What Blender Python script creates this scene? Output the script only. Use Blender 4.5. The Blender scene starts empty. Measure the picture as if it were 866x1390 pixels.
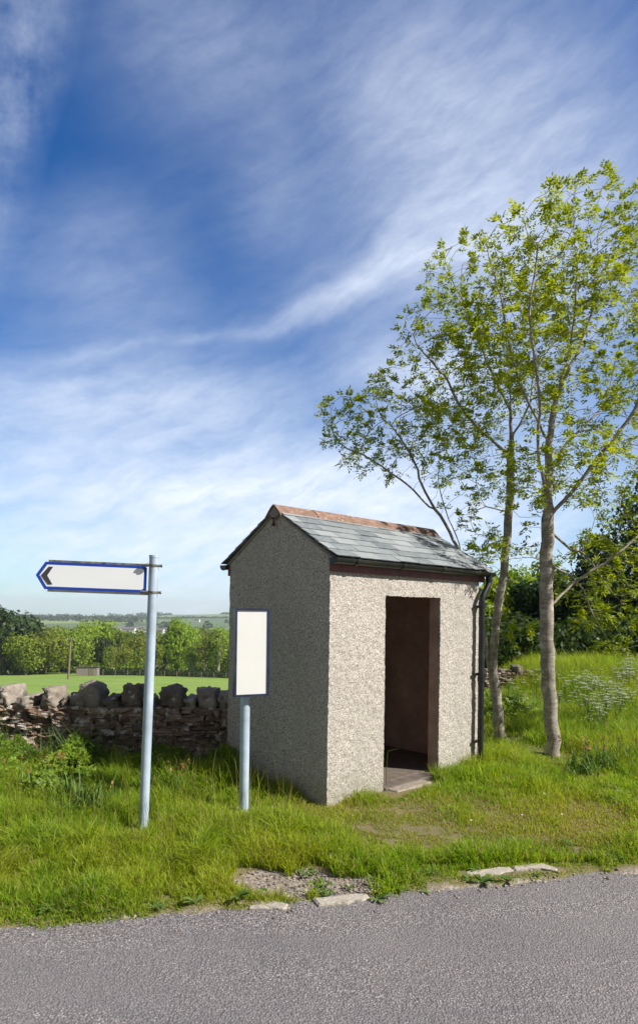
import bpy, math, random
import numpy as np
from mathutils import Vector, Matrix
rng = np.random.default_rng(7); random.seed(7)
scene = bpy.context.scene
col = scene.collection
PI = math.pi

# ------------------------------------------------------------------ camera
F, CY, PITCH, ROLL, EYE = 870.6, 809.9, .020, .016, 1.65
cam_d = bpy.data.cameras.new('camera'); cam = bpy.data.objects.new('camera', cam_d); col.objects.link(cam)
scene.camera = cam
fw = np.array([0, math.cos(PITCH), math.sin(PITCH)])
rt = np.array([1., 0, 0]); up = np.cross(rt, fw)
r2 = math.cos(ROLL)*rt + math.sin(ROLL)*up
u2 = -math.sin(ROLL)*rt + math.cos(ROLL)*up
M4 = Matrix(((r2[0], u2[0], -fw[0], 0), (r2[1], u2[1], -fw[1], 0), (r2[2], u2[2], -fw[2], EYE), (0, 0, 0, 1)))
cam.matrix_world = M4
cam_d.sensor_fit = 'VERTICAL'; cam_d.sensor_height = 36
cam_d.lens = F*36/1390
cam_d.shift_y = (CY-695)/1390
cam_d.clip_start = .05; cam_d.clip_end = 20000
scene.render.resolution_x = 637; scene.render.resolution_y = 1024

CAM = np.array([0, 0, EYE])
def ray(px, py):
    return fw + (px-433)/F*r2 - (py-CY)/F*u2
def at(px, py, Y):                      # world point seen at photo pixel, at distance Y in front
    d = ray(px, py); return CAM + d*(Y/d[1])
def on_ground(px, py, z=0.):
    d = ray(px, py); return CAM + d*(z-EYE)/d[2]

# ------------------------------------------------------------------ helpers
def new_mesh(name, V, faces, mat, parent=None, smooth=False, attrs=None, cattrs=None):
    """V (n,3) array; faces: list of lists OR (m,k) array"""
    me = bpy.data.meshes.new(name)
    V = np.asarray(V, dtype=np.float32)
    if isinstance(faces, np.ndarray):
        m, k = faces.shape
        me.vertices.add(len(V)); me.vertices.foreach_set('co', V.ravel())
        me.loops.add(m*k); me.loops.foreach_set('vertex_index', faces.astype(np.int32).ravel())
        me.polygons.add(m); me.polygons.foreach_set('loop_start', (np.arange(m)*k).astype(np.int32))
        me.update(calc_edges=True); me.validate()
    else:
        me.from_pydata(V.tolist(), [], [list(f) for f in faces]); me.update()
    if smooth:
        me.polygons.foreach_set('use_smooth', np.ones(len(me.polygons), dtype=bool))
    for k, a in (attrs or {}).items():
        at_ = me.attributes.new(k, 'FLOAT', 'POINT'); at_.data.foreach_set('value', np.asarray(a, dtype=np.float32))
    me.materials.append(mat)
    o = bpy.data.objects.new(name, me); col.objects.link(o)
    if parent: o.parent = parent
    return o
def tag(o, label=None, cat=None, group=None, kind=None):
    if label: o['label'] = label
    if cat: o['category'] = cat
    if group: o['group'] = group
    if kind: o['kind'] = kind
    return o
def empty(name, loc=(0, 0, 0), rz=0):
    o = bpy.data.objects.new(name, None); col.objects.link(o)
    o.location = loc; o.rotation_euler = (0, 0, rz); o.empty_display_size = .2
    return o

class MB:
    def __init__(s): s.v = []; s.f = []; s.a = []
    def add(s, V, Fc, a=0.):
        n = len(s.v); s.v += [tuple(map(float, p)) for p in V]; s.f += [tuple(i+n for i in f) for f in Fc]; s.a += [a]*len(V)
    def box(s, c, d, R=None, a=0., bev=0.):
        x, y, z = [q/2 for q in d]; c = np.array(c, float)
        if bev > 0:
            b = min(bev, .49*min(d)); P = []
            for sx in (-1, 1):
                for sy in (-1, 1):
                    for sz in (-1, 1):
                        P += [(sx*(x-b), sy*(y-b), sz*z), (sx*(x-b), sy*y, sz*(z-b)), (sx*x, sy*(y-b), sz*(z-b))]
            import bmesh
            bm = bmesh.new()
            for p in P: bm.verts.new(p)
            bmesh.ops.convex_hull(bm, input=bm.verts)
            bm.verts.ensure_lookup_table(); bm.verts.index_update()
            V = [np.array(v.co) for v in bm.verts]; Fc = [[v.index for v in f.verts] for f in bm.faces]; bm.free()
        else:
            V = [np.array((sx*x, sy*y, sz*z)) for sx in (-1, 1) for sy in (-1, 1) for sz in (-1, 1)]
            Fc = [(0, 1, 3, 2), (4, 6, 7, 5), (0, 4, 5, 1), (2, 3, 7, 6), (0, 2, 6, 4), (1, 5, 7, 3)]
        if R is not None: V = [R@v for v in V]
        s.add([v+c for v in V], Fc, a)
    def tube(s, pts, rad, n=12, cap=True, a=0.):
        pts = [np.array(p, float) for p in pts]
        if np.isscalar(rad): rad = [rad]*len(pts)
        rings = []; ref = None
        for i, p in enumerate(pts):
            t = pts[min(i+1, len(pts)-1)]-pts[max(i-1, 0)]; t /= np.linalg.norm(t)+1e-9
            if ref is None:
                ref = np.array([1, 0, 0]) if abs(t[0]) < .8 else np.array([0, 1., 0])
            ref = ref-t*(ref@t); ref /= np.linalg.norm(ref)+1e-9
            b = np.cross(t, ref)
            rings.append([p+rad[i]*(math.cos(q)*ref+math.sin(q)*b) for q in np.arange(n)*2*PI/n])
        V = [v for r in rings for v in r]; Fc = []
        for i in range(len(pts)-1):
            for k in range(n):
                Fc.append((i*n+k, i*n+(k+1) % n, (i+1)*n+(k+1) % n, (i+1)*n+k))
        if cap: Fc += [tuple(range(n))[::-1], tuple(range((len(pts)-1)*n, len(pts)*n))]
        s.add(V, Fc, a)
    def prism(s, poly, fn, t0, t1, a=0.):       # poly in 2D, fn(u,v,t)->3D
        n = len(poly)
        V = [fn(u, v, t0) for u, v in poly]+[fn(u, v, t1) for u, v in poly]
        Fc = [tuple(range(n)), tuple(range(n, 2*n))[::-1]]+[(i, i+n, (i+1) % n+n, (i+1) % n) for i in range(n)]
        s.add(V, Fc, a)
    def build(s, name, mat, parent=None, smooth=False):
        o = new_mesh(name, np.array(s.v), s.f, mat, parent, smooth, {'rnd': s.a})
        import bmesh
        bm = bmesh.new(); bm.from_mesh(o.data); bmesh.ops.recalc_face_normals(bm, faces=bm.faces); bm.to_mesh(o.data); bm.free()
        return o
def autosmooth(o, ang=40):
    me = o.data
    me.polygons.foreach_set('use_smooth', np.ones(len(me.polygons), dtype=bool))
    me.set_sharp_from_angle(angle=math.radians(ang)) if hasattr(me, 'set_sharp_from_angle') else None
    return o

# value noise (numpy)
def _h(ix, iy, iz, seed):
    n = (ix*374761393+iy*668265263+iz*2147483647*0+iz*1274126177+seed*144665) & 0xffffffff
    n = ((n ^ (n >> 13))*1274126177) & 0xffffffff
    n = (n ^ (n >> 16)) & 0xffffff
    return n/float(0xffffff)
def vnoise(P, sc, seed=0):
    Q = np.asarray(P, dtype=np.float64)*sc
    if Q.shape[1] == 2: Q = np.c_[Q, np.zeros(len(Q))]
    I = np.floor(Q).astype(np.int64); f = Q-I; f = f*f*(3-2*f); r = 0
    for dx in (0, 1):
        for dy in (0, 1):
            for dz in (0, 1):
                w = (f[:, 0] if dx else 1-f[:, 0])*(f[:, 1] if dy else 1-f[:, 1])*(f[:, 2] if dz else 1-f[:, 2])
                r = r+w*_h(I[:, 0]+dx, I[:, 1]+dy, I[:, 2]+dz, seed)
    return r*2-1
def sstep(a, b, x):
    t = np.clip((x-a)/(b-a), 0, 1); return t*t*(3-2*t)

# ------------------------------------------------------------------ materials
class NT:
    def __init__(s, name):
        s.m = bpy.data.materials.new(name); s.m.use_nodes = True; s.t = s.m.node_tree
        s.t.nodes.clear(); s.out = s.t.nodes.new('ShaderNodeOutputMaterial')
    def n(s, typ, ins=None, **kw):
        nd = s.t.nodes.new('ShaderNode'+typ)
        for k, v in kw.items(): setattr(nd, k, v)
        for k, v in (ins or {}).items():
            if isinstance(v, bpy.types.NodeSocket): s.t.links.new(v, nd.inputs[k])
            else: nd.inputs[k].default_value = v
        return nd
    def ramp(s, fac, stops, interp='LINEAR'):
        r = s.n('ValToRGB', {0: fac}); r.color_ramp.interpolation = interp
        e = r.color_ramp.elements
        while len(e) < len(stops): e.new(.5)
        for i, (p, c) in enumerate(stops):
            e[i].position = p; e[i].color = (c if hasattr(c, '__len__') else (c, c, c))[:3]+(1,) if hasattr(c, '__len__') else (c, c, c, 1)
        return r.outputs[0]
    def mix(s, fac, a, b, mode='MIX'):
        m = s.n('Mix', data_type='RGBA', blend_type=mode)
        for i, v in ((0, fac), (6, a), (7, b)):
            if isinstance(v, bpy.types.NodeSocket): s.t.links.new(v, m.inputs[i])
            elif i == 0: m.inputs[0].default_value = v
            else: m.inputs[i].default_value = (*v[:3], 1)
        return m.outputs[2]
    def math(s, op, a, b=0., c=0., clamp=False):
        m = s.n('Math', operation=op, use_clamp=clamp)
        for i, v in enumerate((a, b, c)):
            if isinstance(v, bpy.types.NodeSocket): s.t.links.new(v, m.inputs[i])
            else: m.inputs[i].default_value = v
        return m.outputs[0]
    def coord(s, which='Object'): return s.n('TexCoord').outputs[which]
    def noise(s, sc, vec, det=4, rough=.55, out=0, **kw):
        return s.n('TexNoise', {'Scale': sc, 'Vector': vec, 'Detail': det, 'Roughness': rough, **kw}).outputs[out]
    def bsdf(s, colr, rough=.8, normal=None, **kw):
        ins = {'Base Color': colr if isinstance(colr, bpy.types.NodeSocket) else (*colr[:3], 1), 'Roughness': rough}
        ins.update(kw)
        if normal is not None: ins['Normal'] = normal
        return s.n('BsdfPrincipled', ins).outputs[0]
    def bump(s, h, strength, dist=.01):
        return s.n('Bump', {'Height': h, 'Strength': strength, 'Distance': dist}).outputs[0]
    def done(s, sh): s.t.links.new(sh, s.out.inputs[0]); return s.m

def mat_simple(name, c, rough=.6, nscale=20, var=.12, bump=.0, metallic=0., dirt=None):
    k = NT(name); v = k.coord(); n = k.noise(nscale, v)
    lo = tuple(max(0, x*(1-var*2)) for x in c); hi = tuple(min(1, x*(1+var)) for x in c)
    colr = k.ramp(n, [(.3, lo), (.7, hi)])
    if dirt:
        d = k.ramp(k.noise(nscale*.35, v, 6, .7), [(.5, 0.), (.72, 1.)])
        colr = k.mix(d, colr, dirt)
    return k.done(k.bsdf(colr, rough, k.bump(n, bump, .004) if bump else None, Metallic=metallic))

def mat_leaf(name, c1, c2, trans=.45, tr_mul=(1.5, 1.35, .5), rough=.5, nscale=1.5, objrnd=False):
    k = NT(name); a = k.n('Attribute', attribute_name='rnd').outputs['Fac']
    n = k.noise(nscale, k.coord(), 2)
    f = k.math('ADD', k.math('MULTIPLY', a, .65), k.math('MULTIPLY', k.math('SUBTRACT', n, .3), .9), clamp=True)
    colr = k.ramp(f, [(0., c1), (1., c2)])
    if objrnd:
        oi = k.n('ObjectInfo').outputs['Random']
        hs = k.n('HueSaturation', {'Hue': k.math('ADD', .485, k.math('MULTIPLY', oi, .03)), 'Value': k.math('ADD', .8, k.math('MULTIPLY', oi, .4)), 'Color': colr})
        colr = hs.outputs[0]
    tc = k.mix(1., colr, tr_mul, 'MULTIPLY')
    p = k.bsdf(colr, rough, **{'Specular IOR Level': .25})
    t = k.n('BsdfTranslucent', {'Color': tc}).outputs[0]
    return k.done(k.n('MixShader', {0: trans, 1: p, 2: t}).outputs[0])

def mat_pebbledash():
    k = NT('pebbledash'); v = k.coord()
    warp = k.n('VectorMath', {0: v, 1: k.n('VectorMath', {0: k.noise(60, v, 2, out=1), 'Scale': .0028}, operation='SCALE').outputs[0]}, operation='ADD').outputs[0]
    vo = k.n('TexVoronoi', {'Scale': 160, 'Vector': warp}); d = vo.outputs['Distance']; cc = vo.outputs['Color']
    s = k.n('SeparateColor', {0: cc}).outputs[0]
    pebble = k.ramp(s, [(0, (.12, .10, .085)), (.14, (.35, .305, .265)), (.32, (.58, .53, .475)), (.8, (.70, .65, .60)), (1, (.82, .78, .73))])
    gap = k.ramp(d, [(.42, 0.), (.75, 1.)])
    n3 = k.ramp(k.noise(55, v, 3, .65), [(.52, 0.), (.68, .75)])
    c = k.mix(gap, pebble, (.17, .15, .13)); c = k.mix(n3, c, (.2, .175, .155))
    sc = k.n('VectorMath', {0: v, 1: (1, 1, .22)}, operation='MULTIPLY').outputs[0]
    st = k.ramp(k.noise(4.5, sc, 5, .6), [(.38, 0.), (.72, .5)])
    c = k.mix(st, c, (.33, .305, .275))
    z = k.n('SeparateXYZ', {0: v}).outputs[2]
    low = k.math('MULTIPLY', k.ramp(k.math('ADD', z, k.math('MULTIPLY', k.noise(7, v), .3)), [(.12, 1.), (.45, 0.)]), .6)
    c = k.mix(low, c, (.20, .20, .13))
    h = k.math('ADD', k.math('MULTIPLY', d, -1.), k.math('MULTIPLY', k.noise(160, v, 3), .5))
    return k.done(k.bsdf(c, .85, k.bump(h, .8, .0045)))

def mat_plaster():
    k = NT('brown_plaster'); v = k.coord()
    n = k.noise(3, v, 6, .65); c = k.ramp(n, [(.3, (.25, .165, .13)), (.6, (.42, .29, .24)), (.8, (.55, .44, .38))])
    return k.done(k.bsdf(c, .9, k.bump(k.noise(25, v, 4), .4, .006)))

def mat_slate():
    k = NT('blue_grey_slate'); v = k.coord(); a = k.n('Attribute', attribute_name='rnd').outputs['Fac']
    c = k.ramp(a, [(0, (.125, .145, .16)), (.5, (.20, .22, .235)), (1, (.285, .305, .315))])
    n = k.noise(18, v, 6, .65)
    c = k.mix(k.ramp(n, [(.45, 0.), (.75, .6)]), c, (.34, .36, .36))
    c = k.mix(k.ramp(k.noise(50, v, 3, .7), [(.66, 0.), (.74, .8)]), c, (.33, .34, .29))
    c = k.mix(k.ramp(k.noise(9, v, 5, .7), [(.55, 0.), (.75, .5)]), c, (.13, .14, .13))
    return k.done(k.bsdf(c, .55, k.bump(k.noise(40, v, 5, .6), .5, .004)))

def mat_terracotta():
    k = NT('ridge_clay'); v = k.coord()
    n = k.noise(9, v, 6, .7); c = k.ramp(n, [(.32, (.12, .07, .052)), (.52, (.215, .125, .09)), (.72, (.33, .245, .195))])
    c = k.mix(k.ramp(k.noise(22, v, 5, .75), [(.53, 0.), (.62, .8)]), c, (.16, .10, .075))
    c = k.mix(k.ramp(k.noise(30, v, 4, .7), [(.62, 0.), (.68, .9)]), c, (.5, .46, .38))
    return k.done(k.bsdf(c, .85, k.bump(n, .6, .006)))

def mat_road():
    k = NT('chip_asphalt'); v = k.coord()
    vo = k.n('TexVoronoi', {'Scale': 100, 'Vector': v}); d = vo.outputs['Distance']
    s = k.n('SeparateColor', {0: vo.outputs['Color']}).outputs[0]
    c = k.ramp(s, [(0, (.085, .08, .085)), (.3, (.165, .155, .165)), (.6, (.235, .22, .23)), (.85, (.29, .25, .25)), (1, (.46, .43, .43))])
    c = k.mix(k.ramp(d, [(.4, 0.), (.72, 1.)]), c, (.08, .075, .08))
    big = k.noise(.9, v, 5, .6); str_ = k.n('VectorMath', {0: v, 1: (.35, 2.2, 1)}, operation='MULTIPLY').outputs[0]
    c = k.mix(k.ramp(k.noise(1.1, str_, 5, .6), [(.42, 0.), (.58, .6)]), c, (.135, .125, .135))
    c = k.mix(k.ramp(big, [(.35, 0.), (.7, .35)]), c, (.23, .21, .205))
    h = k.math('ADD', k.math('MULTIPLY', d, -1.2), k.math('MULTIPLY', s, .5))
    return k.done(k.bsdf(c, .75, k.bump(h, .9, .005)))

def mat_ground():
    k = NT('turf_and_fields'); v = k.coord()
    sx = k.n('SeparateXYZ', {0: v}); X, Y = sx.outputs[0], sx.outputs[1]
    n1 = k.noise(3.5, v, 6, .7); n2 = k.noise(60, v, 3)
    near = k.ramp(n1, [(.3, (.06, .055, .02)), (.5, (.10, .085, .035)), (.68, (.17, .115, .065))])
    n5 = k.noise(140, v, 4, .75)
    near = k.mix(k.ramp(n5, [(.42, 0.), (.6, .8)]), near, (.23, .18, .09))
    near = k.mix(k.ramp(n5, [(.38, .9), (.5, 0.)]), near, (.05, .08, .015))
    # rough gravel next to road edge (mask: distance to line)
    dist = k.math('SUBTRACT', k.math('SUBTRACT', Y, k.math('MULTIPLY', X, .238)), 3.64)
    vo = k.n('TexVoronoi', {'Scale': 80, 'Vector': v}); sc = k.n('SeparateColor', {0: vo.outputs['Color']}).outputs[0]
    grit = k.ramp(sc, [(0, (.12, .10, .09)), (.5, (.22, .19, .165)), (1, (.40, .36, .32))])
    grit = k.mix(k.ramp(n1, [(.4, 0.), (.7, .5)]), grit, (.16, .11, .075))
    edge = k.ramp(k.math('ADD', dist, k.math('MULTIPLY', k.math('SUBTRACT', n1, .5), .25)), [(.0, 1.), (.05, 0.)])
    # bare patch ellipse by the kerb stones
    ex = k.math('DIVIDE', k.math('SUBTRACT', X, -.06), .50)
    ey = k.math('DIVIDE', k.math('SUBTRACT', Y, 3.88), .19)
    el = k.math('ADD', k.math('ADD', k.math('MULTIPLY', ex, ex), k.math('MULTIPLY', ey, ey)), k.math('MULTIPLY', k.math('SUBTRACT', n1, .5), 1.2))
    patch = k.ramp(el, [(.85, 1.), (1.1, 0.)])
    gm = k.math('MAXIMUM', edge, patch)
    near = k.mix(gm, near, grit)
    # pasture and patchwork
    n4 = k.noise(.12, v, 5, .6); past = k.ramp(n4, [(.3, (.125, .215, .022)), (.5, (.18, .28, .03)), (.7, (.24, .30, .05))])
    past = k.mix(k.math('MULTIPLY', k.ramp(k.noise(.9, v, 8, .75), [(.4, 0.), (.62, 1.)]), .5), past, (.10, .165, .02))
    vf = k.n('VectorMath', {0: v, 1: (.0045, .0022, 0)}, operation='MULTIPLY').outputs[0]
    vo2 = k.n('TexVoronoi', {'Scale': 1.0, 'Vector': vf, 'Randomness': .85})
    s2 = k.n('SeparateColor', {0: vo2.outputs['Color']}).outputs[0]
    far = k.ramp(s2, [(0, (.075, .13, .035)), (.3, (.13, .20, .05)), (.55, (.17, .24, .06)), (.8, (.10, .17, .04)), (1, (.24, .24, .10))], 'CONSTANT')
    ed = k.n('TexVoronoi', {'Scale': 1.0, 'Vector': vf, 'Randomness': .85}, feature='DISTANCE_TO_EDGE').outputs[0]
    far = k.mix(k.ramp(ed, [(.02, .8), (.035, 0.)]), far, (.03, .055, .02))
    f1 = k.ramp(k.math('DIVIDE', Y, 20.), [(.42, 0.), (.75, 1.)]); f2 = k.ramp(k.math('DIVIDE', Y, 1000.), [(.35, 0.), (.5, 1.)])
    c = k.mix(f2, k.mix(f1, near, past), far)
    return k.done(k.bsdf(c, .95, k.bump(k.math('ADD', n2, k.math('MULTIPLY', vo.outputs['Distance'], -.8)), .5, .01)))

def mat_stone(name='field_stone', base=((.085, .05, .035), (.21, .14, .10), (.36, .28, .22)), lich=.55):
    k = NT(name); v = k.coord(); a = k.n('Attribute', attribute_name='rnd').outputs['Fac']
    n = k.noise(7, v, 7, .7); f = k.math('ADD', k.math('MULTIPLY', n, .75), k.math('MULTIPLY', a, .35))
    c = k.ramp(f, [(.28, base[0]), (.52, base[1]), (.8, base[2])])
    c = k.mix(k.ramp(k.noise(11, v, 4, .6), [(lich, 0.), (lich+.05, .85)]), c, (.55, .52, .47))
    c = k.mix(k.ramp(k.noise(16, k.n('VectorMath', {0: v, 1: (5, 3, 1)}, operation='ADD').outputs[0], 4, .6), [(.68, 0.), (.73, .8)]), c, (.35, .24, .06))
    c = k.mix(k.ramp(k.noise(5, v, 3, .6), [(.55, 0.), (.75, .5)]), c, (.06, .065, .035))
    return k.done(k.bsdf(c, .9, k.bump(k.noise(30, v, 7, .7), .9, .02)))

def mat_bark(name, c1, c2, c3):
    k = NT(name); v = k.coord()
    s = k.n('VectorMath', {0: v, 1: (3, 3, 14)}, operation='MULTIPLY').outputs[0]
    n = k.math('ADD', k.math('MULTIPLY', k.noise(3.2, s, 6, .75), .45), k.math('MULTIPLY', k.noise(9, v, 6, .7), .55)); c = k.ramp(n, [(.36, c1), (.5, c2), (.64, c3)])
    c = k.mix(k.ramp(k.noise(6, v, 5, .65), [(.5, 0.), (.7, .55)]), c, (.13, .13, .075))
    c = k.mix(k.ramp(k.noise(24, v, 3, .65), [(.62, 0.), (.7, .7)]), c, (.42, .40, .35))
    return k.done(k.bsdf(c, .9, k.bump(n, .8, .012)))

def mat_concrete(name, c, nscale=30):
    k = NT(name); v = k.coord(); n = k.noise(nscale, v, 6, .7)
    cc = k.ramp(n, [(.3, tuple(x*.55 for x in c)), (.55, c), (.75, tuple(min(1, x*1.2) for x in c))])
    cc = k.mix(k.ramp(k.noise(8, v, 4, .7), [(.5, 0.), (.7, .6)]), cc, (.16, .14, .09))
    return k.done(k.bsdf(cc, .9, k.bump(n, .6, .006)))

M = dict(
    dash=mat_pebbledash(), plaster=mat_plaster(), slate=mat_slate(), clay=mat_terracotta(), road=mat_road(), ground=mat_ground(),
    stone=mat_stone(), cope=mat_stone('cope_stone', ((.07, .055, .045), (.20, .165, .135), (.38, .33, .285)), .6),
    bark=mat_bark('ash_bark', (.10, .085, .07), (.26, .225, .19), (.50, .46, .40)),
    bark_far=mat_bark('dark_bark', (.05, .04, .03), (.10, .08, .06), (.19, .16, .12)),
    fascia=mat_simple('red_brown_paint', (.13, .032, .025), .5, 12, .25, .2),
    black=mat_simple('black_plastic', (.012, .013, .016), .38, 8, .3, .05, dirt=(.035, .034, .03)),
    galv=mat_simple('galvanised_steel', (.42, .51, .62), .5, 9, .12, .1, metallic=.1, dirt=(.33, .39, .46)),
    white=mat_simple('white_sign_face', (.76, .78, .80), .4, 2.5, .02),
    white_rail=mat_simple('pale_aluminium', (.55, .53, .48), .5, 15, .1, dirt=(.3, .26, .2)),
    blue=mat_simple('blue_sign_border', (.008, .05, .36), .4, 5, .05),
    navy=mat_simple('navy_frame_paint', (.016, .028, .07), .35, 12, .25),
    chev=mat_simple('dark_grey_chevron', (.045, .045, .055), .5, 9, .1),
    cream=mat_simple('cream_sign_face', (.64, .64, .63), .4, 3, .02),
    steel=mat_simple('weathered_steel', (.25, .235, .21), .5, 40, .35, .2, metallic=.6),
    mortar=mat_concrete('mortar', (.25, .22, .2)), conc=mat_concrete('worn_concrete', (.38, .345, .30), 45), floor=mat_concrete('dusty_floor', (.12, .095, .08), 12),
    step=mat_concrete('worn_step', (.27, .23, .195)), rust=mat_simple('rusty_iron', (.09, .03, .018), .8, 50, .3, .3),
    woodpole=mat_simple('weathered_pole', (.20, .16, .12), .9, 20, .2),
    render_white=mat_simple('white_render', (.72, .69, .64), .8, .5, .05), roof_far=mat_simple('slate_far', (.14, .13, .14), .8, .5, .1),
    glass=mat_simple('dark_window', (.03, .035, .045), .15, 2, .05),
    ashleaf=mat_leaf('ash_leaf', (.13, .20, .010), (.35, .41, .022), .5),
    grass=None,
)
def mat_grass():
    k = NT('grass_blade'); a = k.n('Attribute', attribute_name='rnd').outputs['Fac']
    tp = k.n('Attribute', attribute_name='tip').outputs['Fac']
    dry = k.n('Attribute', attribute_name='dry').outputs['Fac']
    n = k.noise(2.6, k.coord(), 5, .65)
    c = k.ramp(k.math('ADD', k.math('MULTIPLY', a, .5), k.math('MULTIPLY', k.math('SUBTRACT', n, .27), 1.15)), [(.1, (.095, .20, .008)), (.5, (.19, .34, .010)), (.95, (.37, .47, .022))])
    c = k.mix(k.math('MULTIPLY', k.math('MULTIPLY', tp, tp), .25), c, (.34, .36, .06))
    pt = k.noise(.8, k.n('VectorMath', {0: k.coord(), 1: (7, 3, 0)}, operation='ADD').outputs[0], 4, .6)
    c = k.mix(k.ramp(pt, [(.48, 0.), (.68, .5)]), c, (.40, .40, .035))
    c = k.mix(dry, c, (.33, .25, .12))
    p = k.bsdf(c, .5, **{'Specular IOR Level': .3})
    t = k.n('BsdfTranslucent', {'Color': k.mix(1., c, (1.4, 1.3, .5), 'MULTIPLY')}).outputs[0]
    return k.done(k.n('MixShader', {0: .5, 1: p, 2: t}).outputs[0])
M['grass'] = mat_grass()
M['bramble'] = mat_leaf('bramble_leaf', (.07, .15, .012), (.24, .34, .03), .35, nscale=4)
M['weed'] = mat_leaf('broad_leaf', (.06, .13, .02), (.16, .24, .06), .3, nscale=5)
M['blueleaf'] = mat_leaf('daffodil_leaf', (.07, .145, .025), (.16, .25, .06), .35, nscale=4)
M['parsley'] = mat_leaf('umbel_white', (.50, .52, .36), (.72, .72, .62), .3, (1, 1, .9))
M['seed'] = mat_leaf('withered_flower', (.30, .13, .05), (.48, .27, .12), .3, (1, 1, .8))
M['stem'] = mat_leaf('green_stem', (.06, .12, .02), (.13, .19, .04), .2)
M['dryleaf'] = mat_leaf('dry_stalk', (.30, .24, .15), (.5, .42, .28), .2, (1, 1, .8))
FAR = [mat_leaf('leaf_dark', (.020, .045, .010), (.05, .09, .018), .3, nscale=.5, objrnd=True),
       mat_leaf('leaf_olive', (.13, .185, .02), (.27, .335, .035), .4, nscale=.5, objrnd=True),
       mat_leaf('leaf_bright', (.14, .24, .012), (.29, .38, .02), .45, nscale=.5, objrnd=True),
       mat_leaf('leaf_mid', (.09, .16, .014), (.21, .28, .026), .4, nscale=.5, objrnd=True)]

# ------------------------------------------------------------------ terrain
PR_Y = [-60, 0, 8, 118, 150, 200, 350, 900, 1300, 2000, 2600, 3200, 3700, 4300]
PR_Z = [0, 0, 0, -12.2, -14.4, -18.2, -28, -34, -33, -35, -34, -46, -62, -85]
def edge_y(x): return 3.64+.238*x
def ground_z(x, y):
    x = np.asarray(x, float); y = np.asarray(y, float)
    P = np.c_[x.ravel(), y.ravel()]
    shift = 16*sstep(.5, 5., x)*(1-sstep(60, 120, y))
    yy = y-shift
    z = np.interp(yy, PR_Y, PR_Z)
    z = np.where((yy > 2) & (yy < 16), -.006*np.clip(yy-2, 0, 99)**2*.485, z) if False else z
    s = (y-edge_y(x))/1.028
    bumps = (.02*vnoise(P, 1.1, 3)+.012*vnoise(P, 4, 4)).reshape(x.shape)
    irr = (.035*vnoise(P, 6, 5)+.03*vnoise(P, 1.7, 6)).reshape(x.shape)
    verge = -.06+.075*sstep(-.10, .08, s+irr)+.02*sstep(.2, .9, s)
    near = sstep(-.2, .05, s)*bumps
    patch = np.exp(-(((x+.06)/.55)**2+((y-3.88)/.24)**2)**2)
    z = z+np.where(y < 60, verge+near*(1-patch)-.02*patch*(verge > 0), 0)
    z = z+sstep(5.5, 11, y)*sstep(1.8, 4, x)*.12*(y < 60)
    far = sstep(300, 1500, y)
    z = z+sstep(1200, 2600, y)*np.clip(.03*(x+700), -16, 22)*(1-sstep(3000, 5000, y))
    z = z+.22*sstep(8.5, 12.5, y)*sstep(2.2, 4.5, x)*(y < 60)
    z = z+far*(3.*vnoise(P, 1/420., 8)+1.2*vnoise(P, 1/160., 9)).reshape(x.shape)
    z = z+sstep(30, 100, y)*(1-sstep(250, 500, y))*(.5*vnoise(P, 1/40., 10)).reshape(x.shape)
    return z
def gz(x, y): return float(ground_z(np.array([x]), np.array([y]))[0])

ys = np.unique(np.concatenate([np.arange(-30, 2.6, 1.), np.arange(2.6, 13, .045), np.geomspace(13, 4300, 180)]))
us = np.sign(np.linspace(-1, 1, 381))*np.abs(np.linspace(-1, 1, 381))**1.5
U, Yg = np.meshgrid(us, ys)
Xg = U*(11+1.0*np.maximum(Yg, 0))
Z = ground_z(Xg, Yg)
nr, nc = Xg.shape
idx = np.arange(nr*nc).reshape(nr, nc)
quads = np.stack([idx[:-1, :-1], idx[:-1, 1:], idx[1:, 1:], idx[1:, :-1]], -1).reshape(-1, 4)
g = new_mesh('ground', np.c_[Xg.ravel(), Yg.ravel(), Z.ravel()], quads, M['ground'], smooth=True)
tag(g, 'grassy verge, sloping pasture and distant farmland', kind='structure')

# road sheet
xs = np.linspace(-30, 30, 241); V = []; Fc = []
for i, x in enumerate(xs):
    V += [(x, edge_y(x)-7.5, 0), (x, edge_y(x)+.10, 0)]
Fc = np.array([[2*i, 2*i+2, 2*i+3, 2*i+1] for i in range(len(xs)-1)])
r = new_mesh('road', np.array(V), Fc, M['road']); tag(r, 'grey chip-surfaced country road', kind='structure')

# ------------------------------------------------------------------ shelter
YAW = .759
ca, sa = math.cos(YAW), math.sin(YAW)
hx, hy = 3.691*ca-3.762*sa, 3.691*sa+3.762*ca
shelter = empty('bus_shelter', (hx, hy, 0), YAW)
tag(shelter, 'small pebbledashed roadside shelter with slate roof and open doorway', 'shelter')
def H2W(x, y, z=0): return np.array([hx+x*ca-y*sa, hy+x*sa+y*ca, z])
W, D, HF, RZ = 2.21, 1.397, 1.965, 2.565
DA, DB, DZ = .702, 1.526, 1.783
ZB = -.15; T = .13
def jitter(P):
    J = np.stack([vnoise(P, 95, s)*.003+vnoise(P, 22, s+9)*.003+vnoise(P, 3, s+20)*.003 for s in (31, 32, 33)], 1)
    return P+J
def lines(a, b, step, extra=()):
    L = list(np.linspace(a, b, max(2, int((b-a)/step)+1)))
    for e in extra:
        k = int(np.argmin([abs(q-e) for q in L])); L[k] = e
    return np.array(sorted(L))
Vs = []; Fs = []; off = 0
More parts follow.
